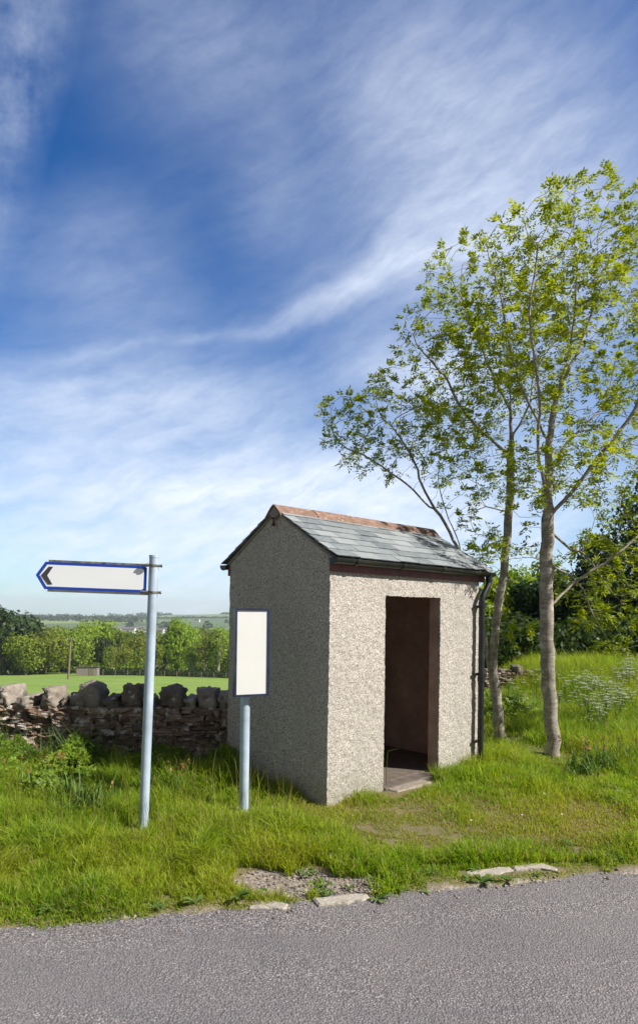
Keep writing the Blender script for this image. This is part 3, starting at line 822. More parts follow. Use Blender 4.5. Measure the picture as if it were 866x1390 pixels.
A_ell = [(785, 345, 90, 90, YA, 1.0, 330), (730, 342, 75, 75, YA-.3, .9, 200), (700, 450, 85, 100, YA-.2, 1.0, 330), (800, 470, 110, 120, YA, 1.5, 420),
         (890, 420, 90, 160, YA, 1.3, 300), (860, 610, 95, 95, YA+.3, 1.1, 330), (760, 640, 80, 60, YA-.3, 1.1, 140), (825, 785, 75, 85, YA+.6, .7, 380), (690, 740, 45, 30, YA+.1, .3, 30), (850, 710, 60, 70, YA+.5, .7, 150), (840, 870, 45, 30, YA+.5, .4, 50), (940, 760, 70, 110, YA+.7, .7, 130)]
build_ash('ash_tree', 'ash tree with single straight trunk, the one further right of the shelter', A_limbs, A_ell, .076, 3)
B_limbs = [
    L3((680, 1010, YB), (676, 970, YB), (672, 930, YB), (669, 895, YB), (672, 855, YB), (678, 810, YB), (685, 760, YB), (690, 700, YB), (692, 640, YB), (693, 577, YB), (692, 520, YB), (690, 450, YB+.1), (686, 380, YB+.1)),
    L3((672, 932, YB), (664, 912, YB-.02), (658, 880, YB), (651, 845, YB+.05), (640, 800, YB+.2), (622, 745, YB+.35), (606, 695, YB+.4), (596, 640, YB+.4), (590, 590, YB+.4)),
    L3((622, 745, YB+.35), (602, 712, YB+.3), (586, 690, YB+.2), (573, 648, YB+.1), (566, 600, YB)),
    L3((590, 697, YB+.2), (561, 664, YB), (530, 645, YB-.1), (500, 622, YB-.2), (466, 605, YB-.2), (440, 575, YB-.2), (432, 550, YB-.2)),
    L3((573, 648, YB+.1), (545, 600, YB+.3), (520, 560, YB+.4), (502, 515, YB+.4)),
    L3((692, 620, YB), (660, 587, YB-.1), (615, 539, YB-.2), (577, 480, YB-.2), (555, 425, YB-.2), (548, 402, YB-.2)),
    L3((693, 560, YB), (665, 500, YB+.2), (635, 430, YB+.3), (610, 360, YB+.3), (605, 325, YB+.3)),
    L3((690, 600, YB), (720, 540, YB+.5), (735, 450, YB+.8)),
    L3((689, 700, YB), (665, 690, YB-.2), (640, 700, YB-.3), (625, 720, YB-.3)),
    L3((682, 790, YB), (700, 786, YB-.1), (725, 787, YB-.2), (770, 800, YB-.3), (800, 815, YB-.3)),
]
B_ell = [(625, 400, 60, 75, YB, .9, 200), (590, 470, 50, 65, YB-.1, .8, 150), (640, 520, 80, 80, YB, 1.1, 330), (610, 590, 80, 60, YB, 1.1, 190), (500, 585, 70, 60, YB, .9, 270), (560, 600, 60, 60, YB, .9, 190), (630, 640, 60, 45, YB+.2, .8, 120), (545, 530, 45, 45, YB, .8, 70),
         (680, 650, 50, 50, YB, .8, 60), (720, 480, 60, 100, YB+.7, .6, 140), (700, 850, 40, 25, YB-.2, .25, 22), (655, 740, 30, 40, YB-.3, .3, 24), (458, 570, 30, 32, YB-.2, .5, 50), (640, 710, 30, 22, YB-.3, .3, 18)]
build_ash('ash_tree', 'twin-stemmed ash tree right behind the shelter, its left stem leaning over the roof', B_limbs, B_ell, .064, 11)

# ------------------------------------------------------------------ generic leafy trees
def leafy(name, parent, hgt, wid, nleaf, leaf, mat, seed, trunk_h=.25, lobes=9, tr=.03, shape='round', hollow=.55, bark='bark_far'):
    rg = np.random.default_rng(seed); cz = hgt*(trunk_h+1)/2; hh = hgt*(1-trunk_h)/2
    L_ = []
    for i in range(lobes):
        if shape == 'cone': t = (i+.5)/lobes; rr = wid/2*(1-t)**.8*.9+.1*wid; c = np.array([rg.normal(0, .12)*rr, rg.normal(0, .12)*rr, hgt*(trunk_h+(1-trunk_h)*t)]); L_.append((c, np.array([rr, rr, hh*2/lobes*1.3])))
        else:
            u = rg.normal(0, 1, 3); u /= np.linalg.norm(u); u *= rg.uniform(.35, .72)
            c = np.array([u[0]*wid/2, u[1]*wid/2, cz+u[2]*hh]); s_ = rg.uniform(.30, .52); L_.append((c, np.array([wid/2*s_*1.1, wid/2*s_*1.1, hh*s_])))
    if shape != 'cone': L_.append((np.array([0, 0, cz]), np.array([wid*.33, wid*.33, hh*.7])))
    w = np.array([a[1].prod()**(2/3) for a in L_]); w /= w.sum()
    P = []; Nn = []
    for (c, r), ww in zip(L_, w):
        m = int(nleaf*ww); u = rg.normal(0, 1, (m, 3)); u /= np.linalg.norm(u, axis=1)[:, None]
        rad = hollow+(1-hollow)*rg.uniform(0, 1, m)**.5; rad *= 1+.22*vnoise(u*1.0+c, 2.5, seed)+.12*rg.normal(0, 1, m)*.7
        P.append(c+u*r*rad[:, None]); Nn.append(u)
    P = np.concatenate(P); Nn = np.concatenate(Nn)
    g_ = vnoise(P, 2.2/max(wid*.25, .3), seed+3); keep = g_ > -.42; P = P[keep]; Nn = Nn[keep]
    d1 = rg.normal(0, 1, P.shape); d1 -= Nn*(d1*Nn).sum(1)[:, None]*.6; d1 /= np.linalg.norm(d1, axis=1)[:, None]
    d2 = np.cross(d1, Nn+rg.normal(0, .5, P.shape)); d2 /= np.linalg.norm(d2, axis=1)[:, None]
    s_ = leaf*rg.uniform(.6, 1.4, len(P))[:, None]
    V = np.stack([P-d1*s_*.5, P+d2*s_*.33, P+d1*s_*.5, P-d2*s_*.33], 1).reshape(-1, 3)
    V[:, 2] = np.maximum(V[:, 2], .02)
    new_mesh('crown', V, np.arange(len(V)).reshape(-1, 4), mat, parent, attrs={'rnd': np.repeat(rg.uniform(0, 1, len(P)), 4)})
    b = MB(); r0 = max(hgt*tr, .02)
    tp = [np.array([0, 0, -.3]), np.array([rg.normal(0, .02)*hgt, rg.normal(0, .02)*hgt, hgt*trunk_h]), np.array([rg.normal(0, .03)*hgt, 0, hgt*.6]), np.array([0, 0, hgt*.88])]
    b.tube(tp, [r0*1.25, r0, r0*.6, r0*.15], 8, cap=False)
    for (c, r) in L_[:14]:
        t0 = rg.uniform(.7, 1.3)*hgt*trunk_h; p0 = np.array([0, 0, min(t0, c[2]*.8)]); mid = (p0+c)/2+np.array([0, 0, -.04*hgt])
        b.tube([p0, mid, c], [r0*.5, r0*.33, r0*.1], 5, cap=False)
        for q in range(3):
            e = c+np.clip(rg.normal(0, .5, 3), -.7, .7)*r; b.tube([mid*.4+c*.6, (c+e)/2, e], [r0*.2, r0*.12, r0*.05], 4, cap=False)
    b.build('trunk', M[bark], parent, smooth=True)

# prototypes for the valley trees (unit variants reused with scaling)
protos = {}
def valley_tree(px, py_base, py_top, wpx, Y, kind, label, group='trees across the valley field'):
    P0 = at(px, py_base, Y); h = (py_base-py_top)*Y/F; w = wpx*Y/F*1.22
    z = gz(P0[0], Y)
    h = at(px, py_top, Y)[2]-z
    mats = {'dark': FAR[0], 'olive': FAR[1], 'bright': FAR[2], 'mid': FAR[3]}
    shape, n, lf, th_, lb = {'dark': ('round', 6500, .55, .02, 14), 'olive': ('round', 5200, .46, .05, 16), 'bright': ('round', 6000, .5, .02, 14), 'mid': ('round', 5200, .5, .03, 15), 'sapling': ('round', 1800, .36, .18, 9)}[kind]
    var = rng.integers(0, 2)
    key = (kind, int(var))
    root = empty('field_tree', (P0[0], Y, z), rng.uniform(0, 6.28)); tag(root, label, 'tree', group)
    if key not in protos:
        leafy('field_tree', root, 10., 10. if kind != 'sapling' else 4.5, n, lf, mats.get(kind, FAR[1]), 100+len(protos)*13, th_, lb, .022, bark='bark_far' if kind != 'sapling' else 'bark')
        protos[key] = root.children[:]
    else:
        for ch in protos[key]:
            c = ch.copy(); col.objects.link(c); c.parent = root
    root.scale = (w/(10. if kind != 'sapling' else 4.5),)*2+(h/10.,)
    return root
bpy.context.view_layer.update()
VT = [
 (6, 916, 812, 78, 150, 'dark', 'tall dark green tree at the far left edge of the field'),
 (-45, 916, 828, 70, 150, 'mid', 'broad green tree just off the left edge of the field'),
 (34, 914, 856, 52, 146, 'olive', 'olive tree standing third from the left field edge'),
 (62, 914, 849, 58, 150, 'olive', 'wide olive tree left of the telegraph pole'),
 (98, 913, 845, 52, 156, 'olive', 'olive tree directly behind the telegraph pole'),
 (128, 908, 834, 62, 172, 'bright', 'rounded bright green tree above the grey field shed'),
 (158, 905, 850, 44, 182, 'mid', 'mid green tree just right of the bright rounded one'),
 (140, 900, 858, 34, 165, 'dark', 'small dark green tree in front of the bright rounded one'),
 (184, 906, 856, 36, 168, 'olive', 'slim olive tree just left of the tall arrow sign pole'),
 (240, 908, 832, 48, 170, 'bright', 'tallest light green tree between the arrow sign and the shelter'),
 (222, 906, 862, 34, 175, 'dark', 'dark tree just right of the arrow sign pole'),
 (262, 910, 866, 28, 152, 'sapling', 'thin pale-trunked birch in the hedge, left one of three'),
 (277, 911, 860, 28, 150, 'sapling', 'thin pale-trunked birch in the hedge, middle one of three'),
 (296, 911, 850, 34, 150, 'sapling', 'pale-trunked birch touching the shelter edge, right one of three'),
 (312, 910, 852, 50, 165, 'mid', 'green tree half hidden by the shelter wall'),
 (345, 910, 845, 70, 170, 'olive', 'olive tree hidden behind the shelter'),
 (165, 911, 868, 26, 150, 'sapling', 'thin light sapling right of the grey field shed'),
 (152, 911, 876, 20, 148, 'sapling', 'smallest sapling beside the grey field shed'),
 (210, 911, 872, 24, 150, 'sapling', 'sapling partly behind the arrow sign pole'),
 (82, 900, 846, 50, 200, 'mid', 'green tree rising behind the two olive ones'),
 (20, 905, 838, 60, 195, 'bright', 'light green tree behind the far left field trees'),
 (200, 897, 848, 50, 230, 'mid', 'distant green tree behind the arrow sign pole'),
 (262, 897, 850, 44, 235, 'olive', 'distant olive tree above the three birches'),
 (290, 897, 846, 50, 240, 'mid', 'distant green tree above the right birch'),
 (110, 897, 850, 44, 240, 'dark', 'distant dark tree left of the bright rounded one'),
 (170, 897, 850, 44, 245, 'dark', 'distant dark tree right of the bright rounded one'),
]
for a in VT: valley_tree(*a)

# right-hand dark wood behind the wall
RT = [
 ('yew_tree', 880, 650, 15, 230, 19, 0, 'cone', 'tallest dark evergreen behind the wall at the right edge'),
 ('yew_tree', 812, 735, 17, 120, 21, 0, 'cone', 'dark evergreen behind the right ash trunk'),
 ('yew_tree', 765, 775, 18, 120, 23, 0, 'round', 'low dark evergreen between the two ash trunks, right one'),
 ('yew_tree', 712, 790, 18, 110, 22, 0, 'round', 'low dark evergreen between the two ash trunks, left one'),
 ('yew_tree', 960, 640, 18, 220, 20, 0, 'round', 'dark evergreen just beyond the right edge'),
 ('hazel_shrub', 700, 772, 16, 110, 24, 2, 'round', 'bright green bush rising behind the left ash trunk'),
 ('hazel_shrub', 655, 790, 16, 90, 20, 2, 'round', 'sunlit yellow green bush beside the shelter downpipe'),
 ('hazel_shrub', 735, 758, 16, 90, 27, 3, 'round', 'mid green bush between the ash trunks, furthest back'),
 ('yew_tree', 735, 800, 17, 110, 27, 0, 'round', 'dark evergreen furthest back between the two ash trunks'),
 ('yew_tree', 795, 790, 17, 130, 26, 0, 'round', 'dark evergreen furthest back right of the right ash trunk'),
 ('yew_tree', 680, 815, 17, 110, 25, 0, 'round', 'dark evergreen seen between downpipe and left ash trunk'),
 ('hazel_shrub', 610, 800, 16, 100, 22, 3, 'round', 'green bush hidden behind the shelter'),
]
for i, (nm, px, pt, _, wpx, Y, mi, shp, lab) in enumerate(RT):
    p = at(px, pt, Y); z = gz(p[0], Y); h = p[2]-z+.1
    root = empty(nm, (p[0], Y, z)); tag(root, lab, 'tree' if 'tree' in nm else 'bush', 'evergreens behind the wall' if mi == 0 else 'bushes behind the wall')
    leafy(nm, root, h, wpx*Y/F, 15000 if mi == 0 else 9000, .13 if mi == 0 else .14, FAR[mi], 300+i*7, .03, 16, .03, shp, .45)

# distant woods and hedgerows (uncountable)
def leaf_mass(name, spots, size, label, mat, seed, leaf=2.2, n=60, kind='stuff', cat='woodland'):
    rg = np.random.default_rng(seed); P = []; 
    for (x, y, r, h) in spots:
        u = rg.normal(0, 1, (n, 3)); u /= np.linalg.norm(u, axis=1)[:, None]; u *= rg.uniform(.7, 1.08, n)[:, None]
        P.append(np.array([x, y, gz(x, y)+h*.45])+u*np.array([r, r, h*.55]))
    P = np.concatenate(P); d1 = rg.normal(0, 1, P.shape); d1 /= np.linalg.norm(d1, axis=1)[:, None]; d2 = np.cross(d1, rg.normal(0, 1, P.shape)); d2 /= np.linalg.norm(d2, axis=1)[:, None]
    s_ = leaf*rg.uniform(.6, 1.4, len(P))[:, None]
    V = np.stack([P-d1*s_*.5, P+d2*s_*.4, P+d1*s_*.5, P-d2*s_*.4], 1).reshape(-1, 3)
    o = new_mesh(name, V, np.arange(len(V)).reshape(-1, 4), mat, attrs={'rnd': np.repeat(rg.uniform(0, 1, len(P)), 4)})
    return tag(o, label, cat, kind=kind)
sp = []
for i in range(190):
    y = rng.uniform(270, 720); x = rng.uniform(-.62, .25)*y
    gap_ = 158 < 433+F*x/y < 232
    if 820-.0 > y > 0 and vnoise(np.array([[x, y]]), 1/70., 5)[0] > -.25: sp.append((x, y, rng.uniform(5, 9), rng.uniform(3, 5) if gap_ else rng.uniform(8, 12)))
leaf_mass('valley_woodland', sp, 1, 'mixed green woodland filling the valley beyond the field', FAR[3], 5, 1.9, 330)
sp = []
for k in range(16):                                    # hedgerows on the far hills
    y0 = rng.uniform(900, 2700); x0 = rng.uniform(-.6, .2)*y0; a_ = rng.choice([rng.uniform(-.15, .15), rng.uniform(1.0, 2.0)]); ln = rng.uniform(150, 520)
    for t in np.arange(0, ln, 9): sp.append((x0+math.cos(a_)*t, y0+math.sin(a_)*t, 5, rng.uniform(3, 7)))
for k in range(26):                                    # copses
    y0 = rng.uniform(900, 2650); x0 = rng.uniform(-.6, .2)*y0
    for t in range(int(rng.integers(5, 26))): sp.append((x0+rng.normal(0, 45), y0+rng.normal(0, 22), rng.uniform(6, 10), rng.uniform(8, 13)))
leaf_mass('far_hedgerows', sp, 1, 'dark hedgerows and copses across the far hills', FAR[0], 6, 5, 22, cat='hedgerows')
sp = []
h0, h1 = at(126, 921, 140), at(330, 921, 140)
for t in np.linspace(0, 1, 110): p = h0*(1-t)+h1*t; sp.append((p[0], 141+rng.uniform(-.5, .5), .8, rng.uniform(1.1, 1.9)))
sq = []
for i in range(230):
    y = rng.uniform(148, 260); px_q = rng.uniform(-60, 340); p_ = at(px_q, 900, y)
    if vnoise(np.array([[p_[0], y]]), 1/14., 15)[0] > -.05 and not (y < 165 and px_q > 190): sq.append((p_[0], y, rng.uniform(1.5, 3.), rng.uniform(2., 6.5)))
leaf_mass('valley_scrub', sq, 1, 'tangled green scrub growing under the field trees', FAR[3], 19, .7, 260, cat='scrub')
hd = leaf_mass('field_hedge', sp, 1, 'low dark hedge along the far side of the sloping field', FAR[0], 9, .35, 60, kind=None, cat='hedge')
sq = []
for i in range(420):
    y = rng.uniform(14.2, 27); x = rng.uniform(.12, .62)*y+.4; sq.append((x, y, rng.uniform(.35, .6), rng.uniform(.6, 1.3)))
leaf_mass('shade_undergrowth', sq, 1, 'dark undergrowth standing in for the shaded ground under the evergreens', FAR[0], 29, .12, 150, cat='undergrowth')  # dark leaf cover added to imitate the shadowed woodland floor
# telegraph pole
p = at(93, 926, 112); p[2] = gz(p[0], 112); t_ = at(96.5, 866, 112)
tpn = empty('telegraph_pole', tuple(p)); tag(tpn, 'slim wooden telegraph pole standing in the field beyond the left wall', 'utility pole')
b = MB(); b.tube([(0, 0, -.5), tuple(t_-p)], [.20, .15], 10); b.build('pole', M['woodpole'], tpn)
b = MB(); q = t_-p; b.box((q[0], -.12, q[2]-.35), (1.3, .12, .13)); b.build('crossarm', M['woodpole'], tpn)
for dx in (-.55, .55):
    b = MB(); b.tube([(q[0]+dx, -.12, q[2]-.28), (q[0]+dx, -.12, q[2]-.08)], .06, 8); b.build('insulator', M['white_rail'], tpn)
# field shed
p = at(120, 918, 138); z = gz(p[0], 138); sh = empty('field_shed', (p[0], 138, z), .15); tag(sh, 'small pale grey shed at the edge of the field below the bright tree', 'shed')
b = MB(); b.prism([(-1.4, -.3), (1.4, -.3), (1.4, 1.6), (-1.4, 2.0)], lambda u, v, t: (t, u, v), -2.1, 2.1); b.build('wall', M['mortar'], sh)
b = MB(); b.prism([(-1.6, 2.02), (1.6, 1.57), (1.6, 1.67), (-1.6, 2.12)], lambda u, v, t: (t, u, v), -2.3, 2.3); b.build('roof', M['roof_far'], sh)
b = MB(); b.box((.9, -1.42, .8), (1.0, .06, 1.6)); b.build('door', M['woodpole'], sh)
# field fence in front of the hedge
a0 = at(140, 921, 136)[0]; a1 = at(325, 921, 136)[0]
fe = empty('field_fence', (a0, 136, 0)); tag(fe, 'thin post and wire fence in front of the far hedge', 'fence')
for t in np.arange(0, a1-a0, 2.6):
    b = MB(); zz0 = gz(a0+t, 136); b.tube([(t, 0, zz0-.2), (t, 0, zz0+1.3)], .07, 6); b.build('post', M['woodpole'], fe)
b = MB()
for hh in (.5, .85, 1.15): b.tube([(t, 0, gz(a0+t, 136)+hh) for t in np.arange(0, a1-a0, 2.6)], .012, 4)
b.build('wire', M['steel'], fe)
# village
hs = [(176, 853, 840, 16, 'white village house just left of the arrow sign pole'), (190, 851, 880, 19, 'long white village house behind the arrow sign pole'), (163, 852, 870, 12, 'smallest white village house, leftmost of the hamlet'),
      (216, 861, 800, 13, 'white house right of the arrow sign pole among trees'), (228, 856, 850, 13, 'pale village house at the right end of the hamlet'), (203, 855, 820, 15, 'white village house touching the sign pole'),
      (268, 846, 1500, 12, 'lone farmhouse on the far hillside above the birches')]
for px, py, Y, w, lab in hs:
    p = at(px, py, Y); z = gz(p[0], Y)+1.
    ho = empty('village_house', (p[0], Y, z), rng.uniform(-.4, .4)); tag(ho, lab, 'house', 'houses of the far hamlet')
    b = MB(); b.prism([(-3.2, -8), (3.2, -8), (3.2, 4.2), (0, 6.6), (-3.2, 4.2)], lambda u, v, t: (t, u, v), -w/2, w/2); b.build('wall', M['render_white'], ho)
    b = MB()
    for sg_ in (-1, 1): b.prism([(sg_*3.6, 4.0), (0, 6.75), (0, 7.1), (sg_*3.6, 4.35)], lambda u, v, t: (t, u, v), -w/2-.3, w/2+.3)
    b.box((w/2-.6, 0, 7.4), (.9, .8, 1.6)); b.build('roof', M['roof_far'], ho)
    for dx in (-w/4, w/4):
        for zz_ in (1.2, 3.2):
            b = MB(); b.box((dx, -3.23, zz_), (1.1, .06, 1.1)); b.build('window', M['glass'], ho)

# ------------------------------------------------------------------ kerb stones
def slab(name, pts_px, thick, label, z=.022, mat='conc', group='kerb fragments by the road', seed=0):
    P = np.array([on_ground(a, b_, z)[:2] for a, b_ in pts_px]); c = P.mean(0)
    # densify the outline and roughen it
    out = []
    for i in range(len(P)):
        a, c2 = P[i], P[(i+1) % len(P)]
        for t in np.linspace(0, 1, 9, endpoint=False): out.append(a*(1-t)+c2*t)
    out = np.array(out); nz = np.stack([vnoise(out, 22, seed), vnoise(out, 22, seed+1)], 1)*.009; out = out+nz-c
    n = len(out); ins = out*.93
    V = [(x, y, -.12) for x, y in out]+[(x, y, -.008+.003*math.sin(i*1.7)) for i, (x, y) in enumerate(out)]+[(x, y, .001*math.sin(i*2.1)) for i, (x, y) in enumerate(ins)]
    Fc = [(i, (i+1) % n, (i+1) % n+n, i+n) for i in range(n)]+[(i+n, (i+1) % n+n, (i+1) % n+2*n, i+2*n) for i in range(n)]+[tuple(range(2*n, 3*n))]
    b = MB(); b.add(V, Fc); o = b.build(name, M[mat], None); o.location = (c[0], c[1], z)
    return tag(o, label, 'kerb stone', group)
slab('kerb_stone', [(331, 1211), (342, 1209), (368, 1222), (392, 1226), (388, 1231), (340, 1231)], .1, 'pale kerb stone at the left corner of the bare gravel patch', z=.016, seed=1)
slab('kerb_stone', [(425, 1219), (470, 1214), (499, 1212), (502, 1217), (468, 1225), (432, 1228)], .1, 'pale kerb stone along the right front of the gravel patch', z=.016, seed=4)
slab('kerb_stone', [(630, 1183), (690, 1175), (697, 1181), (668, 1188), (640, 1190)], .1, 'longer left half of the worn kerb stone in the right verge', z=.03, seed=6)
slab('kerb_stone', [(692, 1175), (735, 1171), (757, 1178), (757, 1183), (735, 1178), (700, 1181)], .1, 'thin right half of the worn kerb stone in the right verge', z=.03, seed=8)
# loose pebbles (stuff)
b = MB()
for i in range(800):
    if i < 480:
        t = rng.uniform(0, 2*PI); q = rng.uniform(0, 1)**.5; x = -.06+.52*q*math.cos(t); y = 3.88+.19*q*math.sin(t)
    else: x = rng.uniform(-3, 4.5); y = edge_y(x)+rng.normal(.0, .06)
    s_ = rng.uniform(.004, .011); R_ = np.array(Matrix.Rotation(rng.uniform(0, 6), 3, 'Z'))
    b.box((x, y, max(gz(x, y), 0 if y < edge_y(x)+.08 else -9)+s_*.3), (s_*2, s_*1.5, s_*1.2), R_, rng.uniform(), bev=s_*.45)
pe = b.build('loose_gravel', M['cope']); tag(pe, 'loose chippings on the bare patch and along the road edge', 'gravel', kind='stuff')

# ------------------------------------------------------------------ grass
def inside_house(x, y, m=.0):
    lx = (x-hx)*ca+(y-hy)*sa; ly = -(x-hx)*sa+(y-hy)*ca
    return (lx > -m) & (lx < W+m) & (ly > -m) & (ly < D+m), lx, ly
def blades(X, Y, Hh, Wd, lean, dry, seed, zoff=-.01):
    rg = np.random.default_rng(seed); n = len(X); z = ground_z(X, Y)+zoff
    a = rg.uniform(0, 2*PI, n); dx, dy = np.cos(a), np.sin(a)              # lean direction
    wa = rg.uniform(0, PI, n); wx, wy = np.cos(wa)*Wd/2, np.sin(wa)*Wd/2
    lv = [(0., 0., 1.), (.45, .18, .85), (.8, .58, .5), (1., 1., 0.04)]
    V = np.zeros((n, 8, 3)); T_ = np.zeros((n, 8))
    for k, (zf, lf, wf) in enumerate(lv):
        hx_ = X+dx*lean*Hh*lf; hy_ = Y+dy*lean*Hh*lf; hz_ = z+Hh*(zf-.35*lean*lf*lf)
        V[:, 2*k] = np.stack([hx_-wx*wf, hy_-wy*wf, hz_], 1); V[:, 2*k+1] = np.stack([hx_+wx*wf, hy_+wy*wf, hz_], 1); T_[:, 2*k:2*k+2] = zf
    base_ = (np.arange(n)*8)[:, None, None]; q = np.array([[0, 1, 3, 2], [2, 3, 5, 4], [4, 5, 7, 6]])[None]
    Fq = (base_+q).reshape(-1, 4); rd = np.repeat(rg.uniform(0, 1, n), 8)
    return V.reshape(-1, 3), Fq, rd, T_.ravel(), np.repeat(dry, 8)
def scatter(n, x0, x1, y0, y1, seed, power=1.):
    rg = np.random.default_rng(seed)
    Y = y0*(y1/y0)**(rg.uniform(0, 1, n)); X = rg.uniform(-1, 1, n)
    return x0(Y)+(x1(Y)-x0(Y))*(X+1)/2, Y
GN = 460000
X, Y = scatter(GN, lambda y: -.58*y-.3, lambda y: .62*y+.4, 3.1, 14., 21)
XL, YL = scatter(85000, lambda y: -.62*y-3.6, lambda y: -.58*y-.3, 2.3, 7.5, 22); XR, YR = scatter(60000, lambda y: .62*y+.4, lambda y: .62*y+3.2, 4.2, 14., 23)
X = np.r_[X, XL, XR]; Y = np.r_[Y, YL, YR]; GN = len(X)
P2 = np.c_[X, Y]
s_e = (Y-edge_y(X))/1.028+.05*vnoise(P2, 5, 41)+.035*vnoise(P2, 13, 42)
ins, lx, ly = inside_house(X, Y, .01)
door_zone = (lx > DA-.12) & (lx < DB-.15) & (ly > -.25) & (ly < .1)
pe_ = ((X+.06)/.50)**2+((Y-3.885)/.19)**2+.7*vnoise(P2, 5, 43)+.5*vnoise(P2, 14, 44)
clump = np.clip(.5+.42*vnoise(P2, 5, 45)+.35*vnoise(P2, 2.4, 48), 0, 1); big = .5+.5*vnoise(P2, 1.2, 46); fine = .5+.5*vnoise(P2, 18, 47)
keep = (s_e > .0) & ~ins & ~(door_zone & (clump < .9)) & (pe_ > 1.0)
keep &= ~((Y > wY-.16) & (Y < wY+.2) & (X < -.5))
keep &= ~((Y > wY+.2) & (X < -1.) & (Y > 9))
kA, kB = on_ground(632, 1188, .02)[:2], on_ground(757, 1179, .02)[:2]
kd = kB-kA; kt = np.clip(((X-kA[0])*kd[0]+(Y-kA[1])*kd[1])/(kd@kd), 0, 1); kdist = np.hypot(X-kA[0]-kt*kd[0], Y-kA[1]-kt*kd[1])
keep &= kdist > .055+.02*vnoise(P2, 9, 49)
low_front = (kdist < .3) & (Y < kA[1]+.1+kt*kd[1])
# trodden, browner turf in front and to the right of the doorway
tx, ty = on_ground(690, 1120, 0)[:2]
trod = np.exp(-(((X-tx)/1.5)**2+((Y-ty)/.6)**2))*(1.15+.5*vnoise(P2, 2.2, 52))
t2x, t2y = on_ground(560, 1120, 0)[:2]
trod = np.clip(trod+.8*np.exp(-(((X-t2x)/.7)**2+((Y-t2y)/.45)**2)), 0, 1)
hgt = (.035+.12*clump**1.2+.035*fine)
left = sstep(.3, -.5, X)*sstep(4.0, 4.9, Y); hgt = hgt*(1+.6*left)+.05*sstep(5.2, 6.3, Y)*(X < 0)
right = sstep(1.5, 2.6, X)*sstep(6.0, 8.0, Y); hgt += right*(.07+.16*big)
hgt += .22*sstep(8.5, 12, Y)*sstep(3.3, 5, X)-.16*sstep(8.8, 11, Y)*(1-sstep(3.6, 4.6, X))
near_wall = (((ly > -.16) & (ly < .0) & (lx > -.1) & (lx < W+.15) & ~door_zone) | ((lx > -.16) & (lx < 0) & (ly > -.1) & (ly < D))); hgt += near_wall*.07*clump
for (bx, by, rr_) in ((*on_ground(195, 1124)[:2], .16), (*on_ground(331, 1103)[:2], .14), (*at(751, 1036, 7.3)[:2], .42), (*at(680, 1010, 8.3)[:2], .4)):
    dd_ = np.hypot((X-bx)/rr_, (Y-by+rr_*.9)/(rr_*1.9)); hgt *= .22+.78*sstep(.55, 1.25, dd_)
hgt *= (1-.62*trod)*sstep(.0, .35, s_e+.10)*np.where(low_front, .4, 1)
keep &= ~((trod > .4) & (clump+.6*fine < .22*trod+.12))
rg = np.random.default_rng(5)
hgt *= rg.uniform(.55, 1.35, GN); keep &= hgt > .012
keep &= ~((fine < .2) & (clump < .22))
dry = np.clip((rg.uniform(0, 1, GN) < (.11+.62*trod*(.3+.9*(1-clump)))).astype(float)*rg.uniform(.4, 1, GN), 0, 1)
edge_moss = sstep(.25, .06, s_e); dry = np.maximum(dry, (rg.uniform(0, 1, GN) < .25*edge_moss)*.5)
wd = .0035+.0022*rg.uniform(0, 1, GN)+.00035*Y
lean = rg.uniform(.15, .95, GN)
k = keep
Vg, Fg, rd, tp_, dr = blades(X[k], Y[k], hgt[k], wd[k], lean[k], dry[k], 77)
gr = new_mesh('grass', Vg, Fg, M['grass'], attrs={'rnd': rd, 'tip': tp_, 'dry': dr}); tag(gr, 'long green grass of the verge, trodden and browner in front of the doorway', 'grass', kind='stuff')
print('grass blades', k.sum())
# longer tussocks
X, Y = scatter(230000, lambda y: -.58*y-.3, lambda y: .62*y+.4, 3.6, 12., 91); P2 = np.c_[X, Y]
cn = .5+.5*vnoise(P2, 4.2, 92); cn2 = .5+.5*vnoise(P2, 1.6, 93); s2_ = (Y-edge_y(X))/1.028
ins, lx, ly = inside_house(X, Y, .01)
trd = np.exp(-(((X-tx)/1.6)**2+((Y-ty)/.62)**2))+np.exp(-(((X-t2x)/.8)**2+((Y-t2y)/.5)**2))
pp2 = ((X+.06)/.62)**2+((Y-3.885)/.30)**2
k = (cn > .66) & (s2_ > .3) & ~ins & (pp2 > 1) & (trd < .3) & ~((Y > wY-.2) & (X < -.4)) & ~((lx > DA-.2) & (lx < DB+.05) & (ly > -.6) & (ly < .1))
for (bx, by) in (on_ground(195, 1124)[:2], on_ground(331, 1103)[:2], at(751, 1036, 7.3)[:2], at(680, 1010, 8.3)[:2]):
    k &= ~((abs(X-bx) < .22) & (Y < by+.1) & (Y > by-.55))
nk = int(k.sum()); rgt = np.random.default_rng(8)
ht_ = (.07+.13*sstep(.66, .9, cn)+.05*cn2)[k]*rgt.uniform(.6, 1.3, nk)*np.where((X[k] > .3) & (Y[k] < 6.5), .6, 1)
Vg, Fg, rd, tp_, dr = blades(X[k], Y[k], ht_, .004+.0025*rgt.uniform(0, 1, nk)+.0003*Y[k], rgt.uniform(.3, 1.15, nk), (rgt.uniform(0, 1, nk) < .05)*.8, 79)
o = new_mesh('grass_tussocks', Vg, Fg, M['grass'], attrs={'rnd': rd, 'tip': tp_, 'dry': dr}); tag(o, 'longer grass tufts standing out of the verge', 'grass', kind='stuff'); print('tufts', nk)
